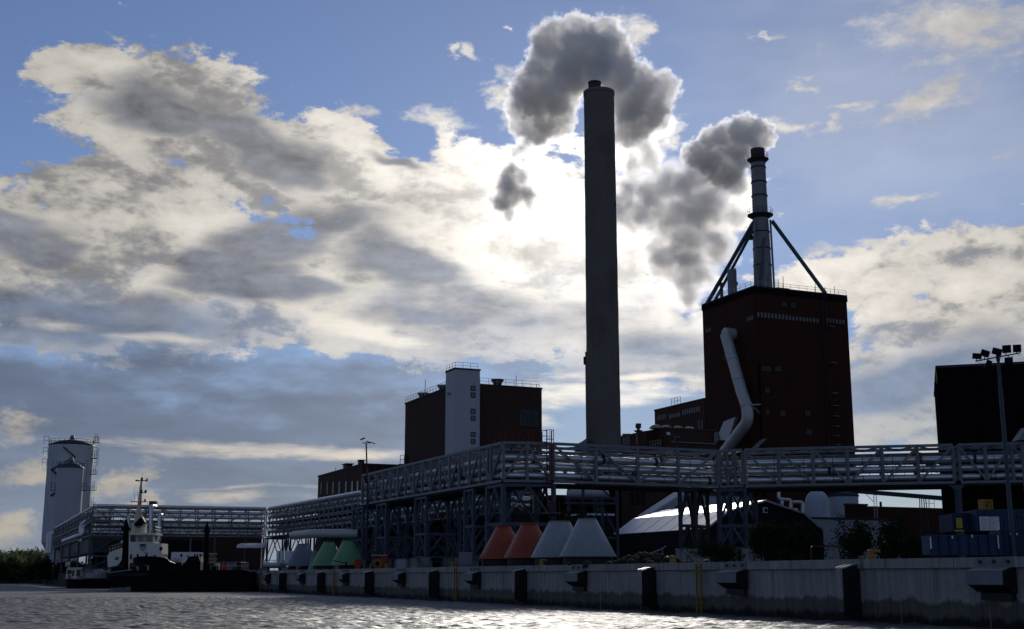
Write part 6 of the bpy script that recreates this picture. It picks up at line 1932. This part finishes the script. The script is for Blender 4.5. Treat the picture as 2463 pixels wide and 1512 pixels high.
bush('broad black green bush under the bridge right of the wide trestle', 1850, 1335, 1250, 95, 100, 5200, .24, seed=1)
bush('dark bush in front of the hall gable, between the two other bushes', 1925, 1335, 1262, 110, 112, 4200, .26, seed=2)
bush('loose dark bush with airy tips in front of the grey store', 2045, 1335, 1243, 105, 118, 4200, .25, seed=3)
bush('rightmost dark rounded bush before the long brick store', 2146, 1335, 1243, 80, 116, 4200, .25, seed=4)
bush('low dark scrub right of the rounded bush, left of the skips', 2205, 1336, 1282, 70, 105, 2200, .24, seed=5)
bush('small leafy sapling among the trestle legs behind the grey cones', 1385, 1330, 1210, 60, 140, 900, .35, seed=6, name='sapling', cat='tree')
bush('low dark weeds below the wide trestle', 1720, 1338, 1306, 130, 108, 2200, .22, seed=9)
bush('sunlit yellow green bush beside the white launch', 236, 1392, 1336, 52, 285, 2600, .45, LF2, 7, zb=2.5)
for i, (x, w, yt) in enumerate(((20, 90, 1352), (75, 80, 1358), (118, 70, 1350), (158, 60, 1352), (195, 50, 1356))):
    bush(['dark shore bush at the far left edge', 'second dark shore bush from the left edge', 'dark shore bush below the silo hopper', 'dark shore bush behind the pilot boat', 'dark shore bush right of the channel board'][i],
         x, 1398, yt, w, 405 - i * 22, 1500, 1.1, LF, 20 + i, zb=1.0)
# far wood at the left edge
rnd = random.Random(5)
b = MB()
for i in range(150):
    x = rnd.uniform(-260, 125); Y = rnd.uniform(470, 620)
    p = P(x, 1390, Y); h = rnd.uniform(6.5, 10.0) * (Y / 520)
    leaves(b, (p.x, p.y, GND + h * .55), (2.6, 2.6, h * .46), 260, 1.25, rnd, 8)
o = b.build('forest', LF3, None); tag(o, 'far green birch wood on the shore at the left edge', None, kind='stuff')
b = MB()
for i in range(60):
    x = rnd.uniform(-240, 120); Y = rnd.uniform(470, 560); p = P(x, 1390, Y)
    b.tube((p.x, p.y, GND - 1), (p.x, p.y, GND + 9), .18, .08, n=5)
o = b.build('forest_trunks', M['bark'], None); tag(o, 'thin trunks inside the far wood', None, kind='stuff')
# ------------------------------------------------------------------ steam
def steam(name, label, balls, dens, aniso, a_bil, a_noise, soft, step, scale=.30, nscale=.35, pad=1.32, ramp=None, col=(0.985, 0.992, 1.0), kind_=None):
    """steam cloud: a closed hull filled with scattering vapour whose billows come from a field round the puff centres"""
    cs = []
    for (x, y, r, Y) in balls:
        c = P(x, y, Y)
        cs.append((c, r / FS * math.sqrt(c.x ** 2 + c.y ** 2 + (c.z - CAM_Z) ** 2)))
    c0 = cs[0][0]
    m = bpy.data.materials.new(name)
    m.use_nodes = True
    t = m.node_tree; t.nodes.clear(); n = NT(t)
    o_ = n.new('ShaderNodeOutputMaterial')
    sc = n.new('ShaderNodeVolumeScatter')
    n.put(sc.inputs['Color'], col)
    sc.inputs['Anisotropy'].default_value = aniso
    pos = n.new('ShaderNodeNewGeometry').outputs['Position']
    wv = n.noise(pos, scale * .55, 2.0, .5, color=True)
    wp = n.vadd(pos, n.scale(n.vadd(wv, (-.5, -.5, -.5)), 1.6 / scale * .3))
    f = None
    for c, r in cs:
        d = n.v('DISTANCE', wp, tuple(c)).outputs['Value']
        g = n.m('MULTIPLY_ADD', d, -1.0 / r, 1.0)
        f = g if f is None else n.m('SMOOTH_MAX', f, g, .18)
    if a_bil:
        vo = n.new('ShaderNodeTexVoronoi', feature='F1')
        n.put(vo.inputs['Vector'], wp)
        vo.inputs['Scale'].default_value = scale
        vo.inputs['Detail'].default_value = 2.0
        vo.inputs['Roughness'].default_value = .55
        vo.inputs['Lacunarity'].default_value = 2.3
        vo.normalize = True
        f = n.add(f, n.mul(n.sub(.30, vo.outputs['Distance']), a_bil))
    N = n.noise(pos, nscale, 3.0, .62)
    f = n.add(f, n.mul(n.sub(N, .5), a_noise))
    dd = n.mul(n.sstep(f, 0.0, soft), dens)
    n.put(sc.inputs['Density'], dd)
    t.links.new(sc.outputs[0], o_.inputs['Volume'])
    b = MB()
    for c, r in cs:
        b.ico(c, r * pad, 3)
    o = bpy.data.objects.new(name, bpy.data.meshes.new(name))
    o.location = c0
    o.data.from_pydata([tuple(Vector(p) - c0) for p in b.v], [], b.f)
    o.data.materials.append(m)
    link(o)
    md = o.modifiers.new('remesh', 'REMESH'); md.mode = 'VOXEL'; md.voxel_size = .9; md.use_smooth_shade = True
    vs = [(Vector(v) - c0) for v in b.v]
    ext = sum(max(v[k] for v in vs) - min(v[k] for v in vs) for k in range(3)) / 3
    m.cycles.volume_step_rate = step / (ext / 10)
    tag(o, label, 'steam plume', kind='thing')
    return o

steam('steam_plume', 'large dark billowing steam head spreading above the tall concrete chimney', [
    (1410, 145, 84, 238), (1330, 98, 58, 245), (1385, 74, 46, 242), (1452, 88, 52, 245), (1306, 150, 50, 255), (1480, 132, 50, 250),
    (1432, 188, 24, 230.5), (1445, 165, 38, 233),
    (1382, 178, 62, 243), (1478, 178, 52, 246), (1500, 245, 56, 262), (1345, 225, 58, 258), (1300, 220, 76, 262), (1262, 258, 52, 268), (1332, 284, 58, 266), (1290, 312, 42, 272), (1254, 300, 36, 270),
    (1520, 200, 60, 262), (1560, 250, 64, 268), (1594, 212, 46, 268), (1530, 286, 54, 272), (1508, 315, 44, 275)],
    .6, .5, 1.25, .65, .26, 1.0, .40, 1.0)
steam('steam_puff', 'small dark grey steam puff drifting alone left of the tall chimney', [
    (1232, 452, 54, 290), (1208, 488, 42, 290), (1262, 472, 42, 292), (1232, 405, 26, 288), (1222, 515, 26, 290), (1248, 430, 36, 290)], 1.2, .5, .6, 1.6, .8, 1.2, .24, .28, 1.5)
steam('steam_wisp', 'thin steam trailing down from the right side of the big steam head', [
    (1545, 345, 62, 280), (1520, 400, 48, 285), (1585, 300, 48, 280), (1565, 390, 40, 286), (1500, 350, 44, 279)], .7, .6, .5, 1.9, 1.0, 1.4, .22, .24, 1.5)
steam('steam_wisp', 'thin steam neck hanging below the left arm of the big steam head', [
    (1270, 345, 44, 280), (1240, 372, 32, 284), (1300, 340, 34, 281), (1232, 400, 20, 287)], .9, .6, .5, 1.9, 1.0, 1.4, .25, .28, 1.5)
steam('steam_plume', 'dark cauliflower steam cloud pouring from the braced stack on the tall block', [
    (1826, 326, 40, 266), (1792, 314, 42, 270), (1752, 324, 38, 276), (1712, 332, 32, 282), (1772, 350, 38, 278), (1844, 336, 24, 265.5), (1828, 350, 22, 264.6),
    (1700, 372, 48, 288), (1664, 370, 32, 292), (1742, 402, 54, 292), (1790, 378, 30, 283)],
    .65, .5, 1.3, .6, .20, .9, .62, 1.1)
steam('steam_trail', 'loose grey steam trail sinking left of the braced stack behind the tall chimney', [
    (1680, 430, 72, 300), (1770, 440, 54, 296), (1620, 440, 60, 310), (1560, 460, 62, 320), (1700, 500, 82, 312), (1620, 515, 84, 325), (1535, 520, 70, 335),
    (1765, 520, 48, 312), (1650, 580, 84, 330), (1725, 590, 56, 325), (1600, 620, 70, 340), (1650, 660, 66, 345), (1660, 715, 50, 350), (1460, 500, 62, 345), (1500, 470, 50, 335), (1700, 650, 50, 340)],
    .62, .5, .6, 1.8, 1.0, 1.8, .17, .19, 1.45)
